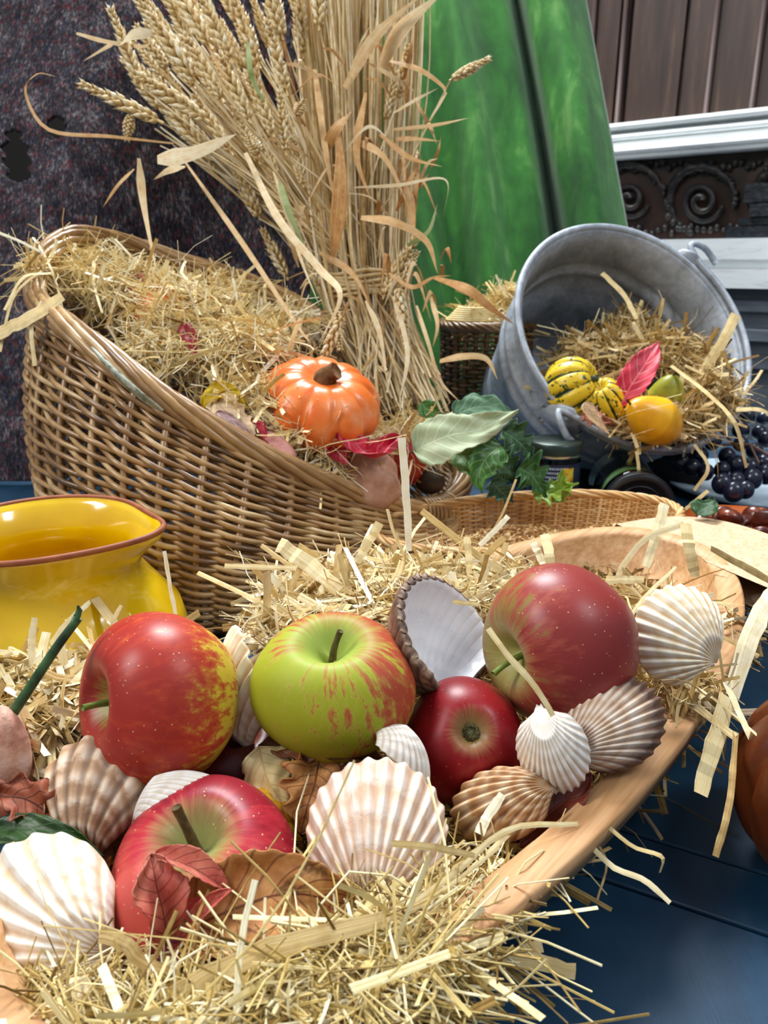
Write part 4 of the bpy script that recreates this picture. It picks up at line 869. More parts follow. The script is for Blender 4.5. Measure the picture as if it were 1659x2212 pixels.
leaf('tan_leaf', [(1262, 870, .90), (1285, 905, .895), (1318, 940, .89)], 16, 'narrow tan leaf lying over the bucket rim', leaf_mat('pale_tan_leaf', '#b08c64', '#ceae88', '#9a7850'), (0, .4, .9), fold=.2, seed=53)
# ================================================================ WHEAT SHEAF
sv = empty('wheat_sheaf', Matrix.Translation(P(860, 890, .99)))
tag(sv, 'tall golden wheat sheaf tied in the middle standing behind the wicker basket', 'wheat sheaf')
so = Vector(sv.location); rg = np.random.default_rng(11)
BIND = P(775, 610, 1.0); STRETCH = 1.0
def stalk_path(end, bot=None, K=18, off=None):
    off = rg.normal(0, 1, 3) * np.array([.024, .020, .008]) if off is None else off
    b = np.array(tuple(BIND)) + off
    if bot is None:
        q = P(870 + 30 * rg.normal() + off[0] * 900, 880 + 22 * rg.normal(), .97 + .03 * rg.normal()); bot = np.array(tuple(q)) 
    e = np.array(tuple(end)); mid = b + (e - b) * .5 + np.array([0, 0, .012]) + rg.normal(0, .006, 3)
    return spline([bot, b, mid, e], K)
def ear_mesh(seed, nn=13, fat=1.0):
    r = np.random.default_rng(seed); mb = MB()
    for k in range(nn):
        u = k / (nn - 1); z = .002 + .068 * u; sc = (.72 + .5 * math.sin(pi * min(1, u * 1.15 + .1))) * fat
        for j in range(4):
            a = (k % 2) * pi / 4 * .6 + j * pi / 2 + r.normal(0, .12)
            d = Vector((math.cos(a), math.sin(a) * .8, 1.55 + .4 * u)).normalized(); side = d.cross(Vector((0, 0, 1))).normalized(); nn_ = side.cross(d)
            m = Matrix((side, nn_, d)).transposed().to_4x4()
            c = Vector((math.cos(a) * .0040 * sc, math.sin(a) * .0036 * sc, z + .003))
            L = .0068 * sc * r.uniform(.9, 1.1); W = .0023 * sc
            prof = [(0.15, -.9), (.8, -.4), (1, .1), (.7, .6), (.25, 1.0), (.02, 1.5 + .5 * u)]
            v, f = lathe([(W * x, L * .6 * y) for x, y in prof], 6); v = np.array([tuple(m @ Vector(q) + c) for q in v])
            t0 = np.clip(r.normal(.62, .14), 0, 1)
            mb.add(v, f[:, ::-1], tint=np.repeat([t0 - .3, t0 - .1, t0, t0 + .05, t0 + .15, t0 + .25], 6))
    mb.tube([(0, 0, -.004), (0, 0, .036), (0, 0, .072)], .0013, 5, tint=.4)
    return mesh('wheat_ear', np.concatenate(mb.v), mb.f, {'tint': np.concatenate(mb.a['tint'])})
EARS = [ear_mesh(s, n_, f_) for s, n_, f_ in ((1, 13, 1.0), (2, 14, 1.08), (3, 12, .92))]
for m_ in EARS: m_.materials.append(EAR)
n_stalk = [0]
def ear(base, tip, d, dd=0.0, stalk=True, fat=1.0, parent=sv):
    a, b = P(base[0], base[1], d), P(tip[0], tip[1], d + dd); y = b - a; L = y.length
    m = frame(a - (so), y.normalized(), Vector((rg.normal(), rg.normal(), rg.normal())))
    k = L / .078; o = bpy.data.objects.new('wheat_ear', EARS[int(rg.integers(3))]); C.objects.link(o); o.parent = parent
    kk = min(max(k, .8), 1.25) * fat * 1.08
    o.matrix_local = m @ Matrix.Diagonal((kk, kk, k, 1))
    if stalk:
        p = stalk_path(a - (b - a) * .02); one_stalk(p, .0011)
def one_stalk(p, r, tint=None):
    mb = MB(); mb.tube(p - np.array(so), r, 5, tint=float(np.clip(rg.normal(.6, .15), 0, 1)) if tint is None else tint)
    mb.build('stalk', WHEAT, sv); n_stalk[0] += 1
# ears read off the photograph: (base, tip, depth)
hand = [((345, 262), (166, 178), .90), ((445, 258), (292, 158), .89), ((305, 185), (235, 10), .93), ((425, 175), (318, 20), .92), ((395, 120), (285, -40), .96), ((480, 215), (390, 70), .91),
        ((500, 130), (420, -30), .94), ((540, 260), (470, 110), .90), ((560, 140), (500, -30), .95), ((590, 290), (530, 150), .90), ((620, 200), (575, 40), .92), ((520, 60), (455, -90), .96),
        ((455, 100), (360, -50), .97), ((610, 80), (570, -80), .93), ((345, 235), (262, 120), .98), ((440, 320), (330, 190), .96), ((500, 330), (415, 200), .97), ((560, 350), (500, 230), .97),
        ((618, 330), (605, 190), .91), ((655, 120), (640, -40), .97), ((690, 60), (690, -90), .95), ((640, 250), (660, 215), .9), ((560, 330), (535, 290), .86), ((770, 90), (775, -60), 1.02),
        ((860, 215), (882, 90), .95), ((835, 260), (855, 150), .97), ((800, 130), (815, -10), 1.03), ((975, 172), (1062, 124), .93), ((830, 640), (905, 500), .95), ((870, 610), (905, 540), .93),
        ((620, 440), (560, 330), 1.0), ((560, 470), (500, 350), 1.02), ((650, 560), (600, 440), 1.0), ((620, 600), (565, 490), 1.04), ((690, 620), (655, 520), .99), ((530, 400), (470, 300), 1.03),
        ((470, 380), (400, 290), 1.05), ((600, 400), (560, 280), .98), ((655, 400), (630, 290), .94), ((500, 20), (440, -110), .98), ((385, 30), (300, -90), 1.0), ((560, 210), (520, 60), .99), ((640, 30), (620, -100), .98)]
for b_, t_, d_ in hand: ear(b_, t_, d_)
ear((283, 248), (272, 305), .90, stalk=False); ear((742, 680), (680, 812), .83, stalk=False, fat=1.0); ear((727, 1000 - 330), (735, 760), .86, stalk=False)
ear((860, 620), (880, 760), .92, stalk=False)
for k in range(34):      # more heads deeper in the fan
    x = rg.uniform(330, 640); y = rg.uniform(10, 340) + (x - 330) * .25; dx, dy = x - 820, y - 760; l = math.hypot(dx, dy); L = 120
    ear((x, y), (x + dx / l * L, y + dy / l * L), rg.uniform(.97, 1.10), stalk=False)
for k in range(50):      # bare stalks, upright middle and right of the sheaf
    x = rg.choice([rg.uniform(640, 860), rg.uniform(700, 820)]); one_stalk(stalk_path(P(x + (rg.random() - .5) * 30, -180, rg.uniform(.92, 1.06)), off=np.array([(x - 750) / 150 * .040, rg.normal(0, .02), rg.normal(0, .01)])), rg.uniform(.0011, .0019))
# the mass of further stalks as one part
paths, wd = [], []
for k in range(420):
    if k < 230: x = rg.uniform(620, 925); e = P(x, -200, rg.uniform(.96, 1.10)); off = np.array([(x - 745) / 125 * .045, rg.normal(0, .022), rg.normal(0, .01)])
    else: x = rg.uniform(330, 640); e = P(x, rg.uniform(60, 330), rg.uniform(1.0, 1.12)); off = np.array([rg.uniform(-.055, .01), .02 + abs(rg.normal(0, .02)), rg.normal(0, .02)])
    paths.append(stalk_path(e, off=off, K=14)); wd.append(rg.uniform(.0016, .0036))
for k in range(120):     # butt ends below the tie
    b0 = np.array(tuple(BIND)) + np.array([rg.uniform(-.01, .05), rg.normal(0, .025), 0]); q = P(rg.uniform(760, 960), rg.uniform(800, 905), rg.uniform(.88, 1.0)); paths.append(spline([b0, (b0 + np.array(tuple(q))) / 2 + rg.normal(0, .006, 3), q], 14)); wd.append(rg.uniform(.002, .004))
v, f, tt, uu = ribbons(np.array(paths) - np.array(so), rg.normal(size=(len(paths), 3)), np.array(wd), .6, np.clip(rg.normal(.6, .2, len(paths)), 0, 1))
o = link('stalks', mesh('stalks', v, f, {'tint': tt, 'across': across(len(tt))}, False), WHEAT, sv); o['kind'] = 'stuff'
# braided straw tie
mb = MB(); bc_ = Vector(BIND) - so; 
for k in range(7):
    z = -.014 + .0045 * k; mb.tube([bc_ + Vector((.052 * math.cos(a) + .012, .046 * math.sin(a), z + .003 * math.sin(3 * a + k))) for a in np.linspace(0, 2 * pi, 40, endpoint=False)], .0024, 6, True, tint=.5 + .05 * (k % 3))
mb.build('straw_tie', WHEAT, sv)
# blades: dry leaves of the wheat
def blade(pts, w, tint=.6, mat=None, tw=0.0, th=.04):
    p = spline([P(*q) for q in pts], 26) - np.array(so); W = w * .8 * pts[0][2] / F * (np.minimum(1, .45 + np.linspace(0, 2.2, 26)) * np.clip(1.02 - np.linspace(0, 1, 26) ** 2.2, 0.03, 1)) * (1 + .10 * np.sin(np.linspace(0, 9, 26) + pts[0][0]))
    t = p[-1] - p[0]; s0 = np.cross(t / np.linalg.norm(t), np.array(tuple(-FWD))); s1 = np.array(tuple(-FWD))
    a = tw * np.linspace(-.5, .5, 26); S = s0[None] * np.cos(a)[:, None] + s1[None] * np.sin(a)[:, None]
    v, f, tt, uu = ribbons(p[None], S[None], W[None], th, np.array([tint])); link('blade', mesh('blade', v, f, {'tint': tt, 'across': across(len(tt))}, False), mat or BLADE, sv)
GB = simple('green_tinged_blade', '#a8b27c', .5, .3, 0, 40, '#6a7a2c')
for q in [([(820, 150, .93), (870, 60, .9), (960, -20, .9)], 46, .75), ([(745, 190, .93), (810, 80, .9), (915, -15, .88)], 36, .6), ([(720, 560, .92), (735, 400, .90), (730, 250, .92)], 44, .25), ([(700, 330, .93), (725, 280, .91), (760, 240, .93)], 34, .3),
          ([(300, 342, .86), (310, 440, .86), (340, 600, .84)], 22, .7), ([(340, 345, .86), (420, 330, .85), (510, 290, .85)], 50, .85), ([(375, 310, .87), (240, 295, .87), (105, 280, .88), (55, 200, .88), (80, 160, .88), (120, 165, .88)], 10, .4),
          ([(290, 365, .87), (255, 400, .87), (222, 448, .87)], 12, .4), ([(400, 360, .88), (365, 368, .88), (332, 388, .88)], 22, .8), ([(400, 350, .92), (520, 520, .88), (640, 700, .84), (670, 740, .83)], 14, .6),
          ([(530, 330, .90), (600, 470, .86), (690, 580, .84), (735, 640, .82), (690, 740, .82)], 24, .8), ([(590, 370, .92), (620, 460, .89), (650, 560, .87), (690, 660, .86)], 14, .8), ([(765, 405, .90), (860, 400, .90), (962, 388, .90), (958, 470, .90)], 9, .85),
          ([(780, 470, .90), (850, 480, .88), (920, 520, .88), (945, 590, .88)], 26, .5), ([(880, 400, .92), (890, 460, .92), (893, 520, .92)], 26, .4), ([(835, 130, .93), (905, 150, .92), (955, 185, .92), (962, 205, .92)], 16, .5), ([(965, 200, .93), (940, 240, .93), (910, 290, .93)], 8, .8),
          ([(855, 300, .92), (900, 300, .91), (950, 305, .91)], 14, .4), ([(850, 280, .92), (940, 270, .91), (1012, 255, .91)], 12, .6), ([(820, 290, .92), (885, 340, .91), (955, 360, .91)], 16, .4), ([(940, 600, .92), (1010, 625, .88), (1060, 665, .88), (1110, 700, .89)], 28, .2),
          ([(930, 640, .92), (945, 700, .9), (935, 750, .9)], 14, .6), ([(840, 590, .92), (890, 620, .9), (935, 600, .9), (975, 595, .9)], 12, .4), ([(950, 780, .9), (1000, 770, .88), (1050, 775, .88), (1075, 820, .88)], 22, .6), ([(640, 220, .92), (645, 250, .91), (662, 275, .92)], 20, .3),
          ([(600, 0, .95), (612, 90, .93), (640, 200, .93)], 14, .1), ([(430, 60, 1.0), (480, 150, .98), (520, 240, .98)], 18, .5), ([(250, 90, .93), (225, 105, .93), (180, 132, .93)], 12, .7), ([(165, 72, .93), (230, 90, .93), (310, 100, .93), (330, 80, .93)], 14, .7), ([(330, 70, .92), (290, 75, .91), (258, 98, .91)], 34, .85),
          ([(760, 300, .93), (830, 340, .91), (880, 440, .91)], 20, .5), ([(790, 650, .92), (820, 720, .9), (840, 850, .88)], 16, .8), ([(850, 640, .92), (880, 760, .9), (862, 870, .88)], 16, .85), ([(900, 660, .92), (925, 740, .9), (950, 820, .9), (995, 870, .89)], 12, .7),
          ([(690, 545, .92), (760, 590, .90), (800, 660, .89)], 18, .4), ([(680, 150, .95), (700, 300, .92), (720, 430, .92)], 20, .45), ([(790, 200, .93), (770, 330, .92), (800, 430, .92)], 22, .35)]:
    blade(q[0], q[1], q[2], tw=rg.uniform(-1.2, 1.2))
blade([(535, 90, .9), (545, 170, .89), (585, 240, .9)], 16, .5, GB); blade([(605, 395, .88), (625, 460, .87), (665, 550, .87)], 20, .5, GB); blade([(880, 530, .92), (925, 500, .91), (945, 440, .91)], 14, .5, GB)
for k in range(46):
    x = rg.uniform(640, 940) if k < 30 else rg.uniform(820, 960); y = rg.uniform(50, 700); a = rg.uniform(-.9, .9) + (0 if x > 760 else -.2); L = rg.uniform(60, 150); c = rg.uniform(-50, 50)
    blade([(x, y, .95), (x + math.sin(a) * L * .5 + c * .4, y - math.cos(a) * L * .5, .92), (x + math.sin(a) * L + c, y - math.cos(a) * L * rg.choice([1, .6, -.2]), .92)], rg.uniform(6, 16), rg.uniform(.2, .9), tw=rg.uniform(-2, 2))
print('stalk parts', n_stalk[0])
# ================================================================ STRAW
W_ = lambda px, py, d: tuple(P(px, py, d))
GOLD = straw_mat('golden_shredded_straw', [(0, '#9a7438'), (.22, '#d0ae6a'), (.5, '#ead08e'), (.8, '#f6e6b4'), (1, '#fdf6dc')])
straw_pile('basket_straw', [(W_(190, 600, .90), (.05, .06, .035), 1.1), (W_(290, 650, .87), (.06, .07, .04), 1.5), (W_(400, 700, .86), (.07, .08, .045), 1.8), (W_(500, 770, .83), (.07, .07, .04), 1.6), (W_(450, 660, .93), (.06, .05, .03), 1),
      (W_(585, 720, .93), (.06, .05, .03), .8), (W_(360, 800, .80), (.05, .05, .04), 1.0), (W_(540, 880, .77), (.04, .035, .03), .9), (W_(620, 950, .775), (.04, .04, .028), .8), (W_(690, 1010, .785), (.04, .04, .024), .6), (W_(800, 980, .86), (.06, .05, .03), .9), (W_(900, 960, .89), (.035, .04, .03), .5)],
      4600, 'shredded golden straw heaped inside the large wicker basket', GOLD, Lr=(.022, .075), wr=(.0015, .0050), lift=.8, seed=3, tint=(.66, .32), thin=.62)
# fringe of straw hanging over the high end of the basket
straw_pile('basket_edge_straw', [(W_(130, 600, .85), (.035, .03, .02), 1), (W_(90, 610, .80), (.012, .02, .03), .3)], 170, 'straw wisps hanging over the high left rim of the wicker basket', GOLD, Lr=(.02, .07), lift=.9, seed=4)
ctrs = []
for k in range(9):
    for j in (-1, 0, 1):
        s = -.24 + .06 * k; t = j * .062; q = TM @ Vector((s, t, .040)); ctrs.append((tuple(q), (.045, .045, .016), 1))
straw_pile('trough_straw_bed', ctrs, 3000, 'old brownish straw lying under the apples and shells in the trough', STRAW_DARK, Lr=(.02, .06), lift=.3, zflat=.4, seed=5, tint=(.35, .2))
straw_pile('straw_mound', [(W_(680, 1345, .54), (.04, .035, .016), .9), (W_(730, 1300, .565), (.05, .04, .024), 1.5), (W_(860, 1275, .585), (.05, .035, .020), 1.3), (W_(1000, 1270, .60), (.045, .03, .014), 1.0), (W_(1100, 1270, .60), (.03, .03, .010), .5), (W_(700, 1360, .50), (.05, .04, .018), 1),
      (W_(900, 1320, .52), (.05, .04, .02), .6)], 2500, 'mound of pale broken straw behind the green apple and half shell', STRAW, Lr=(.018, .062), wr=(.0018, .0058), lift=.35, zflat=.65, seed=6, tint=(.66, .28), thin=.55)
straw_pile('left_straw', [(W_(60, 1510, .44), (.045, .035, .020), 1.3), (W_(150, 1540, .42), (.04, .03, .018), 1), (W_(20, 1610, .40), (.03, .03, .016), .6), (W_(250, 1450, .46), (.035, .03, .010), .4)],
      1000, 'pale chopped straw at the left edge in front of the yellow jug', STRAW, Lr=(.015, .05), wr=(.0022, .0066), lift=.6, zflat=.75, seed=7, tint=(.66, .24), thin=.3)
fb = [(x, y, d, rx, rz, w) for x, y, d, rx, rz, w in ((0, 2180, .268, .014, .004, .7), (30, 2225, .262, .018, .005, .9), (110, 2215, .262, .02, .004, .6), (160, 2240, .258, .025, .005, 1.1), (300, 2235, .260, .028, .006, 1.3), (460, 2235, .262, .028, .006, 1.2), (620, 2240, .264, .028, .005, 1.0), (760, 2215, .270, .022, .005, .8), (430, 2215, .268, .028, .006, 1.1), (560, 2180, .273, .028, .007, 1.3), (680, 2135, .279, .026, .008, 1.4),
      (790, 2090, .284, .024, .008, 1.4), (870, 2045, .290, .020, .008, 1.1), (930, 1995, .297, .014, .006, .8), (980, 1930, .307, .012, .004, .4), (900, 2120, .288, .014, .005, .6), (790, 2180, .281, .02, .004, .7), (640, 2225, .272, .028, .004, .7), (1090, 1870, .327, .012, .002, .2))]
rimb = []
for s in np.arange(-.27, .06, .022):
    q = TM @ Vector((s, -(TB - .010) * math.sqrt(1 - (s / TA) ** 2), .070))
    if pix(q)[0] < 960 and pix(q)[1] < 2420: rimb.append((tuple(q), (.015, .013, .003), 1.3))
straw_pile('front_straw', [(W_(x, y + 22, d), (rx, .009, rz * .7), w) for x, y, d, rx, rz, w in fb] + rimb,
      3500, 'tangled yellow straw spilling over the near rim of the trough', straw_mat('yellow_straw', [(0, '#6a4e1e'), (.25, '#a88a48'), (.5, '#d6bc74'), (.8, '#ecdaa0'), (1, '#faf3d2')]), Lr=(.018, .065), wr=(.0011, .0033), lift=.25, seed=8, tint=(.55, .34), thin=.78, zflat=.35, grain=(.9, .42, .02))
straw_pile('rim_straw', [(W_(1480, 1500, .44), (.022, .02, .010), 1), (W_(1380, 1330, .48), (.035, .03, .012), .8), (W_(1500, 1330, .53), (.03, .03, .008), .4)], 230, 'thin straw wisps between the fan-shaped shell and the right trough rim', STRAW, Lr=(.015, .05), wr=(.0013, .004), lift=.6, seed=9, tint=(.5, .2))
straw_pile('bucket_straw', [(W_(1370, 800, 1.06), (.07, .06, .05), 1.6), (W_(1270, 790, 1.06), (.05, .05, .04), 1.1), (W_(1470, 800, 1.06), (.055, .05, .045), 1.2), (W_(1370, 740, 1.13), (.05, .05, .04), 1), (W_(1530, 870, .99), (.035, .035, .035), .9), (W_(1460, 905, .965), (.045, .03, .018), 1), (W_(1345, 905, .96), (.04, .03, .018), .8),
      (W_(1235, 860, 1.0), (.03, .03, .025), .6), (W_(1420, 935, .935), (.05, .015, .008), .4)], 2600, 'tangled straw filling the lower half of the grey bucket', STRAW_DARK, Lr=(.025, .07), wr=(.002, .0058), lift=.85, seed=10, tint=(.64, .27), thin=.5)
g = G('oat_grain', .6, .3); g.P('Base Color', g.ramp(g.att('tint'), [(0, '#a8783c'), (1, '#e6c894')])); OAT = g.m
straw_pile('grain_layer', [((tcen[0] + dx, tcen[1] + dy, .030), (.06, .03, .012), 1) for dx, dy in ((-.09, -.03), (-.02, -.01), (.06, .01), (.0, .03), (-.06, .0), (.1, .03))], 2200, 'layer of pale grain and chaff lying in the shallow cane tray', OAT, 'grain', Lr=(.004, .008), wr=(.002, .003), lift=.4, seed=11, thin=0, tint=(.5, .3))
# ---- single straws one can point at
S_ = [([(-20, 2195, .262), (200, 2190, .262), (420, 2205, .262)], 36, 'broad golden straw lying flat along the bottom left edge', .45),
 ([(700, 2130, .272), (850, 2110, .275), (985, 2130, .280)], 30, 'smooth pale yellow straw lying flat near the bottom centre right', .8),
 ([(480, 2120, .266), (620, 2125, .268), (800, 2150, .272), (900, 2165, .276)], 24, 'long yellowish straw under the thick pale straw with a joint', .7),
 ([(560, 2060, .270), (700, 2030, .276), (900, 1960, .290), (1080, 1830, .318)], 12, 'long fine golden straw curving up the near trough rim', .6),
 ([(640, 2090, .270), (800, 2050, .279), (960, 1960, .296), (1165, 1945, .318)], 11, 'fine straw ending at the lower trough corner above the table', .55),
 ([(868, 945, .52), (877, 1070, .52), (884, 1190, .52)], 17, 'upright white flat straw rising from the mound in front of the basket tip', .95),
 ([(355, 1190, .47), (366, 1260, .47), (383, 1345, .47)], 9, 'thin upright straw between the yellow jug and the dark wicker', .9),
 ([(1480, 1132, .50), (1490, 1190, .49), (1502, 1245, .49)], 25, 'stiff tan straw leaning down inside the far end of the trough', .55),
 ([(1436, 1088, .52), (1420, 1150, .51), (1395, 1225, .50)], 22, 'pale upright straw crossing the far rim of the trough', .8),
 ([(1478, 1132, .50), (1400, 1160, .50), (1350, 1215, .50), (1335, 1245, .50)], 13, 'bent straw arching from the stiff tan straw to the left', .75),
 ([(1177, 1155, .56), (1187, 1200, .55), (1188, 1240, .55)], 22, 'short wide yellowish straw standing beside the dull red apple', .65),
 ([(1152, 1172, .56), (1168, 1205, .555), (1180, 1235, .55)], 17, 'short pale straw leaning on the wide yellowish straw', .9),
 ([(1008, 1160, .57), (1012, 1200, .565), (1014, 1240, .56)], 15, 'short yellow straw standing behind the open half shell', .6),
 ([(1115, 1035, .58), (1085, 1110, .575), (1050, 1172, .57)], 5, 'very thin bent stem with a frayed tip in front of the cane tray', .35),
 ([(1098, 1115, .57), (1065, 1150, .57), (1035, 1178, .57)], 12, 'short white straw below the thin frayed stem', .95),
 ([(1700, 1255, .50), (1640, 1330, .47), (1578, 1500, .44)], 40, 'broad cream straw draped over the right end of the trough', .85),
 ([(1572, 1505, .42), (1545, 1600, .40), (1512, 1715, .385)], 36, 'wide yellow straw hanging down outside the right rim over the blue table', .60),
 ([(1565, 1468, .43), (1620, 1590, .40), (1672, 1705, .385)], 13, 'narrow pale straw hanging at the right edge near the dark pumpkin', .85),
 ([(1700, 1275, .52), (1610, 1225, .51), (1535, 1185, .50)], 17, 'dark tan thick straw lying across the trough handle', .25),
 ([(1320, 1400, .40), (1385, 1300, .45), (1460, 1225, .48)], 10, 'long thin straw behind the cream fan-shaped shell', .7),
 ([(1310, 1252, .47), (1390, 1252, .47)], 18, 'flat yellow straw lying right behind the dull red apple', .6),
 ([(300, 2200, .260), (440, 2115, .263), (600, 2045, .268), (835, 1985, .280)], 46, 'long broad straw strap running under the big tan brown leaf', .50),
 ([(1242, 2098, .310), (1130, 2072, .304), (1030, 2065, .298)], 30, 'stout yellow straw sticking out over the blue table', .50),
 ([(1172, 2042, .310), (1090, 2070, .304), (960, 2110, .294)], 26, 'second stout straw just above the stout yellow straw', .55),
 ([(955, 2150, .284), (1040, 2050, .294), (1130, 1955, .306)], 42, 'wide brown straw standing along the near trough rim', .35),
 ([(850, 2215, .272), (900, 2120, .277), (962, 1985, .288)], 17, 'pale straw stalk pointing up at the bottom right of the trough', .85),
 ([(520, 2235, .258), (650, 2160, .262), (800, 2085, .271)], 24, 'thick pale straw with a joint crossing the bottom centre', .92),
 ([(170, 2110, .266), (180, 2160, .263), (190, 2230, .260)], 42, 'short wide pale straw upright at the bottom left', .80),
 ([(90, 2130, .276), (125, 2165, .275), (160, 2200, .274)], 11, 'thin pale straw left of the short wide pale straw', .85),
 ([(845, 1822, .296), (930, 1830, .297), (1025, 1848, .302)], 15, 'bent brown straw lying across the big pinkish white scallop', .40),
 ([(214, 2018, .274), (270, 2040, .272), (305, 2075, .271), (370, 2105, .270)], 30, 'folded brownish straw leaf beside the hinge of the front left scallop', .35),
 ([(1055, 1358, .365), (1100, 1420, .36), (1150, 1475, .357), (1195, 1545, .355)], 14, 'split straw lying across the dull red apple', .60),
 ([(1035, 1800, .335), (1055, 1760, .34), (1085, 1715, .345)], 22, 'short white split straw behind the tan ribbed shell', .95),
 ([(1238, 1785, .345), (1320, 1870, .335), (1390, 1900, .33), (1448, 1950, .325)], 12, 'knobbly root-like straw reaching out over the blue table', .75),
 ([(1300, 1775, .345), (1370, 1830, .34), (1430, 1850, .335), (1425, 1885, .335)], 9, 'thin hooked straw above the root-like straw', .50),
 ([(860, 1975, .290), (990, 1880, .305), (1100, 1790, .326), (1250, 1780, .340)], 14, 'long straw curving along the near rim toward the root-like straw', .65),
 ([(930, 1945, .30), (1010, 1850, .315), (1130, 1780, .335)], 11, 'golden straw running parallel beside the long curving straw', .5),
 ([(-10, 722, .74), (60, 690, .735), (135, 640, .74)], 34, 'thick round straw resting on the left rim of the basket', .5),
 ([(-10, 500, .75), (40, 520, .76), (95, 548, .77)], 7, 'thin white straw at the far left above the basket rim', 1.0),
 ([(10, 670, .74), (50, 600, .75), (110, 590, .76)], 8, 'drooping straw wisp on the outer left rim', .6),
 ([(0, 760, .74), (30, 640, .75), (90, 585, .76)], 7, 'long drooping straw wisp left of the basket', .55),
 ([(75, 790, .735), (68, 700, .735), (90, 650, .74)], 9, 'straw hanging straight down outside the basket rim', .65),
 ([(1590, 885, .94), (1640, 885, .93), (1670, 900, .93)], 10, 'straw poking right beyond the bucket rim', .55),
 ([(1450, 790, .95), (1540, 860, .91), (1590, 920, .89), (1612, 1010, .90)], 9, 'long straw falling over the right lip of the bucket', .5),
 ([(1590, 680, 1.0), (1560, 740, .99), (1520, 800, .99)], 22, 'split straw leaning against the inner right wall of the bucket', .5),
 ([(1375, 975, .90), (1380, 1020, .90), (1370, 1055, .90)], 7, 'straw wisp hanging from the bucket lip over the black jar lid', .5),
 ([(1500, 960, .92), (1530, 1010, .91), (1500, 1060, .91)], 8, 'forked straw hanging below the right part of the bucket lip', .55),
 ([(1530, 1060, .90), (1480, 1100, .88)], 8, 'small straw by the chestnut dish', .5),
 ([(1300, 590, 1.05), (1350, 640, 1.04), (1375, 690, 1.03)], 12, 'straw sticking up toward the back of the bucket', .55),
 ([(978, 1300, .385), (1035, 1306, .385)], 10, 'orange straw scrap on the edge of the open half shell', .4),
 ([(485, 1222, .50), (560, 1225, .50), (640, 1228, .50)], 12, 'straw poking left from the mound toward the wicker', .6),
 ([(600, 1175, .52), (660, 1215, .515), (735, 1275, .505)], 34, 'broad pale straw slanting on top of the straw mound', .7),
 ([(820, 1130, .55), (790, 1180, .545), (770, 1215, .54)], 20, 'blunt yellow straw standing on the straw mound', .55),
 ([(110, 1390, .44), (150, 1340, .435), (195, 1300, .43)], 13, 'cream straw leaning up in front of the jug beside the green stem', .8),
 ([(70, 1440, .43), (68, 1385, .43), (75, 1335, .43)], 16, 'upright cream straw left of the green stem', .85),
 ([(240, 1370, .44), (245, 1340, .44), (262, 1308, .44)], 10, 'frayed short straw in front of the jug above the red apple', .75),
 ([(1370, 1750, .385), (1340, 1700, .39), (1318, 1650, .392)], 6, 'thin white straw end curling over the trough rim', .9),
 ([(1230, 1640, .372), (1320, 1600, .39), (1440, 1570, .41)], 9, 'straw lying along the rim next to the brown edged cockle', .7),
 ([(1545, 1850, .36), (1575, 1740, .37), (1590, 1580, .40)], 16, 'ragged brown straw strip dangling at the right over the table', .2),
 ([(1290, 1945, .33), (1310, 1860, .34), (1270, 1800, .345)], 5, 'dark thin straw loop hanging onto the table', .1)]
for pts, w, lb, t in S_: single_straw(pts, w, lb, tint=t)
# ================================================================ SMALL BASKET, JARS, GRAPES, CHESTNUTS, PUMPKIN
sb = empty('small_wicker_basket', Matrix.Translation(PZ(1050, 850, 0.0))); 
c = P(1052, 705, 1.24); sb.location = (c.x, c.y, 0); zt = c.z
tag(sb, 'small dark wicker basket of straw half hidden behind the grey bucket', 'basket')
def rg_(r, z, n=90): a = np.linspace(0, 2 * pi, n, endpoint=False); return np.stack([r * np.cos(a), r * np.sin(a), np.full(n, z)], -1)
DW = wicker_mat('dark_wicker', [(0, '#3a2410'), (.4, '#5e3e1e'), (.7, '#7c5a30'), (1, '#a07a48')])
weave('woven_wall', rg_(.055, .003), rg_(.072, zt), 26, 30, .0026, .003, DW, sb, bulge=.004); rope_rim(rg_(.073, zt + .003), .005, 6, .0036, 6, DW, sb)
straw_pile('small_basket_straw', [((c.x + .01, c.y, zt), (.06, .055, .035), 1), ((c.x + .035, c.y + .01, zt + .015), (.04, .04, .045), 1.0)], 900, 'straw coiled in the small basket behind the bucket', GOLD, Lr=(.02, .07), lift=.7, seed=14, tint=(.6, .2))
mb = MB()
for k in range(7): mb.tube([(c.x - .022 + (.045 - .003 * k) * math.cos(a), c.y - .02 + (.034 - .002 * k) * math.sin(a), zt + .012 + .003 * k) for a in np.linspace(2.2, 6.0, 24)], .0022, 5, tint=.5 + .05 * (k % 3))
tag(mb.build('straw_coil', GOLD), 'loop of bent straw lying over the rim of the small basket', 'straw')
glass = G('jar_glass', .05, .5); glass.b.inputs['Transmission Weight'].default_value = 1.0; glass.b.inputs['IOR'].default_value = 1.35; glass.P('Base Color', '#d8ece0')
LIDM = simple('green_metal_lid', '#2c3a34', .35, .5, .4); BLK = simple('black_jar_lid', '#14161c', .42, .5); SIL = simple('silver_band', '#b8c0c4', .25, .5, .9)
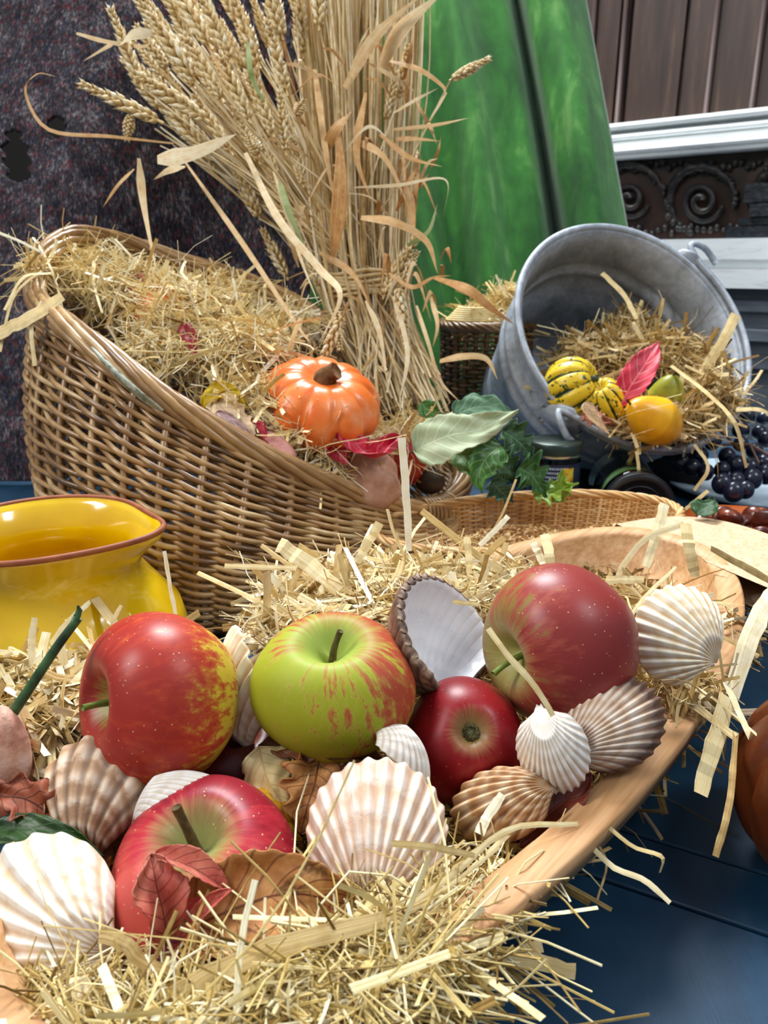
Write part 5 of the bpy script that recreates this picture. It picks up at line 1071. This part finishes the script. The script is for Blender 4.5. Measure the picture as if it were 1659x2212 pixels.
# upright jar
jc = P(1192, 1068, .94); jr = Matrix.Translation((jc.x, jc.y, 0)); e = empty('preserve_jar', jr)
tag(e, 'small glass jar with dark label and dark green metal lid below the bucket', 'jar'); rj = .031; hj = P(1192, 948, .94).z
v, f = lathe([(.001, .0), (rj - .003, 0), (rj, .004), (rj, hj - .012), (rj - .002, hj - .008), (rj - .004, hj - .008), (rj - .003, .004), (.001, .003)], 48); link('glass', mesh('glass', v, f), glass.m, e)
v, f = lathe([(.001, .004), (rj - .0045, .005), (rj - .0045, hj - .016), (.001, hj - .016)], 40); link('preserve', mesh('preserve', v, f), simple('brown_preserve', '#241a18', .4), e)
v, f = lathe([(rj + .0012, hj - .010), (rj + .0015, hj + .002), (rj - .001, hj + .004), (.001, hj + .004)], 48); link('lid', mesh('lid', v, f), LIDM, e)
v, f = lathe([(rj + .0004, hj - .0135), (rj + .0012, hj - .0125), (rj + .0012, hj - .010)], 48); link('silver_edge', mesh('silver_edge', v, f), SIL, e)
a0 = math.atan2(-jc.y, -jc.x)
def lab(a, b, z0, z1, r, m, name, par):
    A = np.linspace(a0 + a, a0 + b, 24); vs = [(r * math.cos(t), r * math.sin(t), z) for t in A for z in (z0, z1)]; return link(name, mesh(name, vs, grid_faces(24, 2)), m, par)
navy = lab(-1.5, 1.5, .006, hj - .020, rj + .0004, simple('navy_label', '#1c2640', .5), 'label', e)
wt = simple('label_print', '#aab8d8', .5); mb = MB()
for r_ in range(9):
    z = hj - .026 - r_ * .0052; t = -.55
    while t < .35:
        w = random.uniform(.03, .09); vs = []
        for a in np.linspace(a0 - t - w, a0 - t, 4):
            for q in (z, z + .0026): vs.append(((rj + .0008) * math.cos(a), (rj + .0008) * math.sin(a), q))
        mb.add(vs, grid_faces(4, 2)); t += w + .025
mb.build('label_print', wt, navy, smooth=False)
mb = MB(); vs = [((rj + .0009) * math.cos(a), (rj + .0009) * math.sin(a), z) for a in np.linspace(a0 + .38, a0 + .80, 8) for z in (.016, hj - .024)]
g = G('printed_fruit_picture', .5); n = g.noise(g.obj(), 130, 3); g.P('Base Color', g.ramp(n, [(.35, '#2c5020'), (.5, '#e8b820'), (.62, '#f0dc60'), (.72, '#8a3018')])); mb.add(vs, grid_faces(8, 2)); mb.build('fruit_picture', g.m, navy)
# lying jar with black lid towards the viewer
q = P(1383, 1062, .88); rl = .040; m = frame(Vector((q.x, q.y, rl + .001)), V(-.10, 0.0, 1.0) * 1.0, V(1, 0, 0)); zz = Vector((m.col[2].x, m.col[2].y, 0)).normalized(); m = frame(Vector((q.x, q.y, rl + .001)), zz, Vector((0, 0, 1)))
e = empty('lying_jar', m); tag(e, 'glass jar lying on its side with its black lid facing forward', 'jar')
v, f = lathe([(rl, .0), (rl, -.012), (rl - .0015, -.014)][::-1] + [(rl - .001, .002), (rl - .007, .0026), (rl - .008, .001), (rl - .014, .001), (rl - .015, .0), (.001, .0)], 64); link('lid', mesh('lid', v, f), BLK, e)
mb = MB()
for r_ in (rl, rl - .007, rl - .0145): mb.tube([(r_ * math.cos(a), r_ * math.sin(a), .001) for a in np.linspace(0, 2 * pi, 64, endpoint=False)], .0011, 6, True)
mb.build('lid_ridges', BLK, e)
v, f = lathe([(.001, -.125), (rl - .004, -.124), (rl - .001, -.118), (rl - .001, -.03), (rl - .006, -.014), (rl - .008, -.014), (rl - .003, -.03), (rl - .003, -.117), (.001, -.121)], 48); link('glass', mesh('glass', v, f), glass.m, e)
g = G('pickled_vegetables', .4); g.P('Base Color', g.ramp(g.noise(g.obj(), 30, 3), [(.35, '#4a6a34'), (.6, '#9ab078'), (.75, '#d0d8b8')])); v, f = lathe([(.001, -.116), (rl - .0045, -.114), (rl - .0045, -.03), (.001, -.028)], 40); link('pickles', mesh('pickles', v, f), g.m, e)
# black block under the bucket
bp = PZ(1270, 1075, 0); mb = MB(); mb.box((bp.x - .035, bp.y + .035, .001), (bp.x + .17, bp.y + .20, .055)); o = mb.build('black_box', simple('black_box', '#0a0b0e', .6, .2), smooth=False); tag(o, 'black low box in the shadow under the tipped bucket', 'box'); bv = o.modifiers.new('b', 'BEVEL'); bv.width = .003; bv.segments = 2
# plate and grapes
pc = PZ(1620, 1060, .004); v, f = lathe([(.001, .002), (.085, .002), (.125, .008), (.13, .012), (.128, .014), (.084, .006), (.001, .006)], 64)
o = link('serving_plate', mesh('serving_plate', v, f[:, ::-1]), simple('pale_blue_plate', '#a8bccc', .25, .5, 0, 20, '#c4d4e0')); o.location = (pc.x + .02, pc.y + .02, 0); tag(o, 'pale bluish plate under the dark grapes', 'plate')
gr = empty('grape_bunch', Matrix.Translation((pc.x + .03, pc.y + .05, .012))); tag(gr, 'bunch of blue black grapes on the pale plate at the right edge', 'grapes')
g = G('dark_grape_skin', .22, .6); n = g.noise(g.obj(), 60, 3); g.P('Base Color', g.ramp(n, [(.35, '#0c0e1e'), (.6, '#20263c'), (.75, '#4c3a50')])); GRP = g.m
rg = np.random.default_rng(5); gm = None; cnt = 0
gp = [(1480, 960), (1510, 985), (1540, 955), (1570, 985), (1600, 960), (1630, 975), (1655, 950), (1525, 1020), (1560, 1015), (1590, 1005), (1620, 1010), (1650, 1000), (1590, 1040), (1560, 1045), (1625, 1035), (1655, 1025), (1500, 930), (1550, 925), (1600, 930), (1640, 935), (1470, 1000), (1495, 1010), (1612, 900), (1650, 905), (1575, 905), (1450, 975), (1610, 1058), (1585, 1062)]
v, f = lathe([(math.sin(pi * k / 13), math.cos(pi * k / 13)) for k in range(14)], 20); gm = mesh('grape', v, f[:, ::-1]); gm.materials.append(GRP)
for k, (x, y) in enumerate(gp):
    d = .92 + (1060 - y) * .0011; p = P(x, y, d); p.z = max(p.z, .022)
    o = bpy.data.objects.new('grape', gm); C.objects.link(o); o.parent = gr; o.location = p - gr.location; s = rg.uniform(.0100, .0125); o.scale = (s, s, s * 1.08)
mb = MB(); o0 = gr.location
mb.tube([P(1560, 960, .99) - o0, P(1620, 960, .965) - o0, P(1665, 985, .95) - o0], .0018, 6); mb.tube([P(1620, 960, .965) - o0, P(1640, 1000, .94) - o0], .0013, 6); mb.build('stalk', simple('grape_stalk', '#6a4a3a', .6), gr)
# terracotta dish with chestnuts
dc = P(1640, 1120, .80); dr = .095
v, f = lathe([(.001, .002), (.05, .002), (.078, .016), (dr, .034), (dr + .002, .036), (dr - .002, .037), (dr - .008, .033), (.07, .016), (.045, .008), (.001, .008)], 72)
g = G('orange_terracotta_glaze', .2, .6); g.P('Base Color', g.ramp(g.noise(g.obj(), 20, 3), [(.3, '#a84818'), (.7, '#cc6a2c')])); o = link('terracotta_dish', mesh('terracotta_dish', v, f[:, ::-1]), g.m); dx, dy = dc.x + .005, dc.y + .012; o.location = (dx, dy, 0.001); tag(o, 'orange glazed terracotta dish holding chestnuts at the right edge', 'dish')
g = G('chestnut_skin', .25, .6); n = g.noise(g.obj(), 50, 4); g.P('Base Color', g.ramp(n, [(.3, '#3a140c'), (.55, '#5c2414'), (.75, '#8a4428')])); CH = g.m
q = []
for i in range(20):
    t = pi * i / 19
    for j in range(28):
        a = 2 * pi * j / 28; r = math.sin(t) ** .8; q.append((.0145 * r * math.cos(a), .0105 * r * math.sin(a) * (1 if math.sin(a) > 0 else .55), .013 * math.cos(t) + (.003 * math.exp(-(t / .25) ** 2))))
cm = mesh('chestnut', q, grid_faces(20, 28, False, True)); cm.materials.append(CH)
k = 0
for (ix, iy, iz) in [(-.055, -.03, .03), (-.03, -.05, .03), (0, -.055, .03), (-.065, .0, .032), (-.035, -.02, .036), (-.005, -.025, .038), (.025, -.04, .032), (-.045, .025, .036), (-.015, .005, .042), (.02, -.008, .04), (-.02, .035, .04), (.01, .03, .042), (.045, -.015, .034), (.04, .02, .038), (-.03, .0, .052), (.0, -.008, .054)]:
    o = bpy.data.objects.new('chestnut', cm); C.objects.link(o); o.location = (dx + ix, dy + iy, iz); o.rotation_euler = (random.uniform(0, 6), random.uniform(0, 6), random.uniform(0, 6)); tag(o, 'glossy dark brown chestnut piled in the orange terracotta dish', 'chestnut', 'chestnuts in the terracotta dish')
leaf('green_leaf', [(1505, 1110, .72), (1530, 1092, .725), (1540, 1075, .73)], 30, 'dark green leaf lying at the edge of the terracotta dish', leaf_mat('bay_leaf', '#1c3a1c', '#34582c', '#507048'), (-.4, .5, .7), fold=.2, seed=61)
# dark orange pumpkin at the right edge
g = G('dark_orange_pumpkin', .35, .5); n = g.noise(g.obj(), 12, 5, .6); c = g.ramp(n, [(.3, '#4c200c'), (.6, '#6e3210'), (.8, '#84441c')]); g.P('Base Color', c); g.bump(n, .2, .002)
q = P(1885, 1715, .39); pumpkin('big_pumpkin', Matrix.Translation((q.x, q.y, .052)), .066, .80, 12, g.m, 'dark orange pumpkin cut off by the right edge beside the trough', 'pumpkin', depth=.08, stem=(.03, .01, .0, .008))
AMB = .25; EXPO = 0.38
LIGHTS = [('window_light', (-.2, 2.3, 2.7), (.1, .5, 0), 1.2, .9, 125, (.93, .97, 1)),
          ('side_window_light', (-1.7, -.1, 1.9), (0, .9, .1), .6, 1.0, 27, (1, .98, .94)),
          ('right_window_light', (1.1, .1, 1.6), (.1, .6, 0), .30, .5, 8, (.93, .97, 1))]
# ================================================================ LIGHT AND CAMERA
sc = bpy.context.scene
w = bpy.data.worlds.new('room_air'); w.use_nodes = True; sc.world = w
bg = w.node_tree.nodes['Background']; bg.inputs[0].default_value = (.80, .88, 1.0, 1)
tc_ = w.node_tree.nodes.new('ShaderNodeTexCoord'); sx_ = w.node_tree.nodes.new('ShaderNodeSeparateXYZ'); mr = w.node_tree.nodes.new('ShaderNodeMapRange')
w.node_tree.links.new(tc_.outputs['Generated'], sx_.inputs[0]); w.node_tree.links.new(sx_.outputs[2], mr.inputs[0])
for k_, v_ in zip((1, 2, 3, 4), (-.2, .9, AMB * .3, AMB * 1.9)): mr.inputs[k_].default_value = v_
w.node_tree.links.new(mr.outputs[0], bg.inputs[1])
def area(name, loc, target, sx, sy, power, col):
    l = bpy.data.lights.new(name, 'AREA'); l.shape = 'RECTANGLE'; l.size = sx; l.size_y = sy; l.energy = power; l.color = col
    o = bpy.data.objects.new(name, l); C.objects.link(o); o.location = loc
    o.rotation_euler = (Vector(target) - Vector(loc)).to_track_quat('-Z', 'Y').to_euler(); return o
for a in LIGHTS: area(*a)
cd = bpy.data.cameras.new('camera'); co = bpy.data.objects.new('camera', cd); C.objects.link(co)
m = Matrix((RGT, UP, -FWD)).transposed().to_4x4(); m.translation = CAM; co.matrix_world = m
cd.sensor_fit = 'HORIZONTAL'; cd.sensor_width = 36; cd.lens = 36 * F / 1659; cd.clip_start = .01
cd.dof.use_dof = True; cd.dof.focus_distance = .43; cd.dof.aperture_fstop = 22
sc.camera = co
vs_ = sc.view_settings; vs_.view_transform = 'Standard'; vs_.look = 'None'; vs_.gamma = 1; vs_.use_curve_mapping = False; vs_.exposure = EXPO
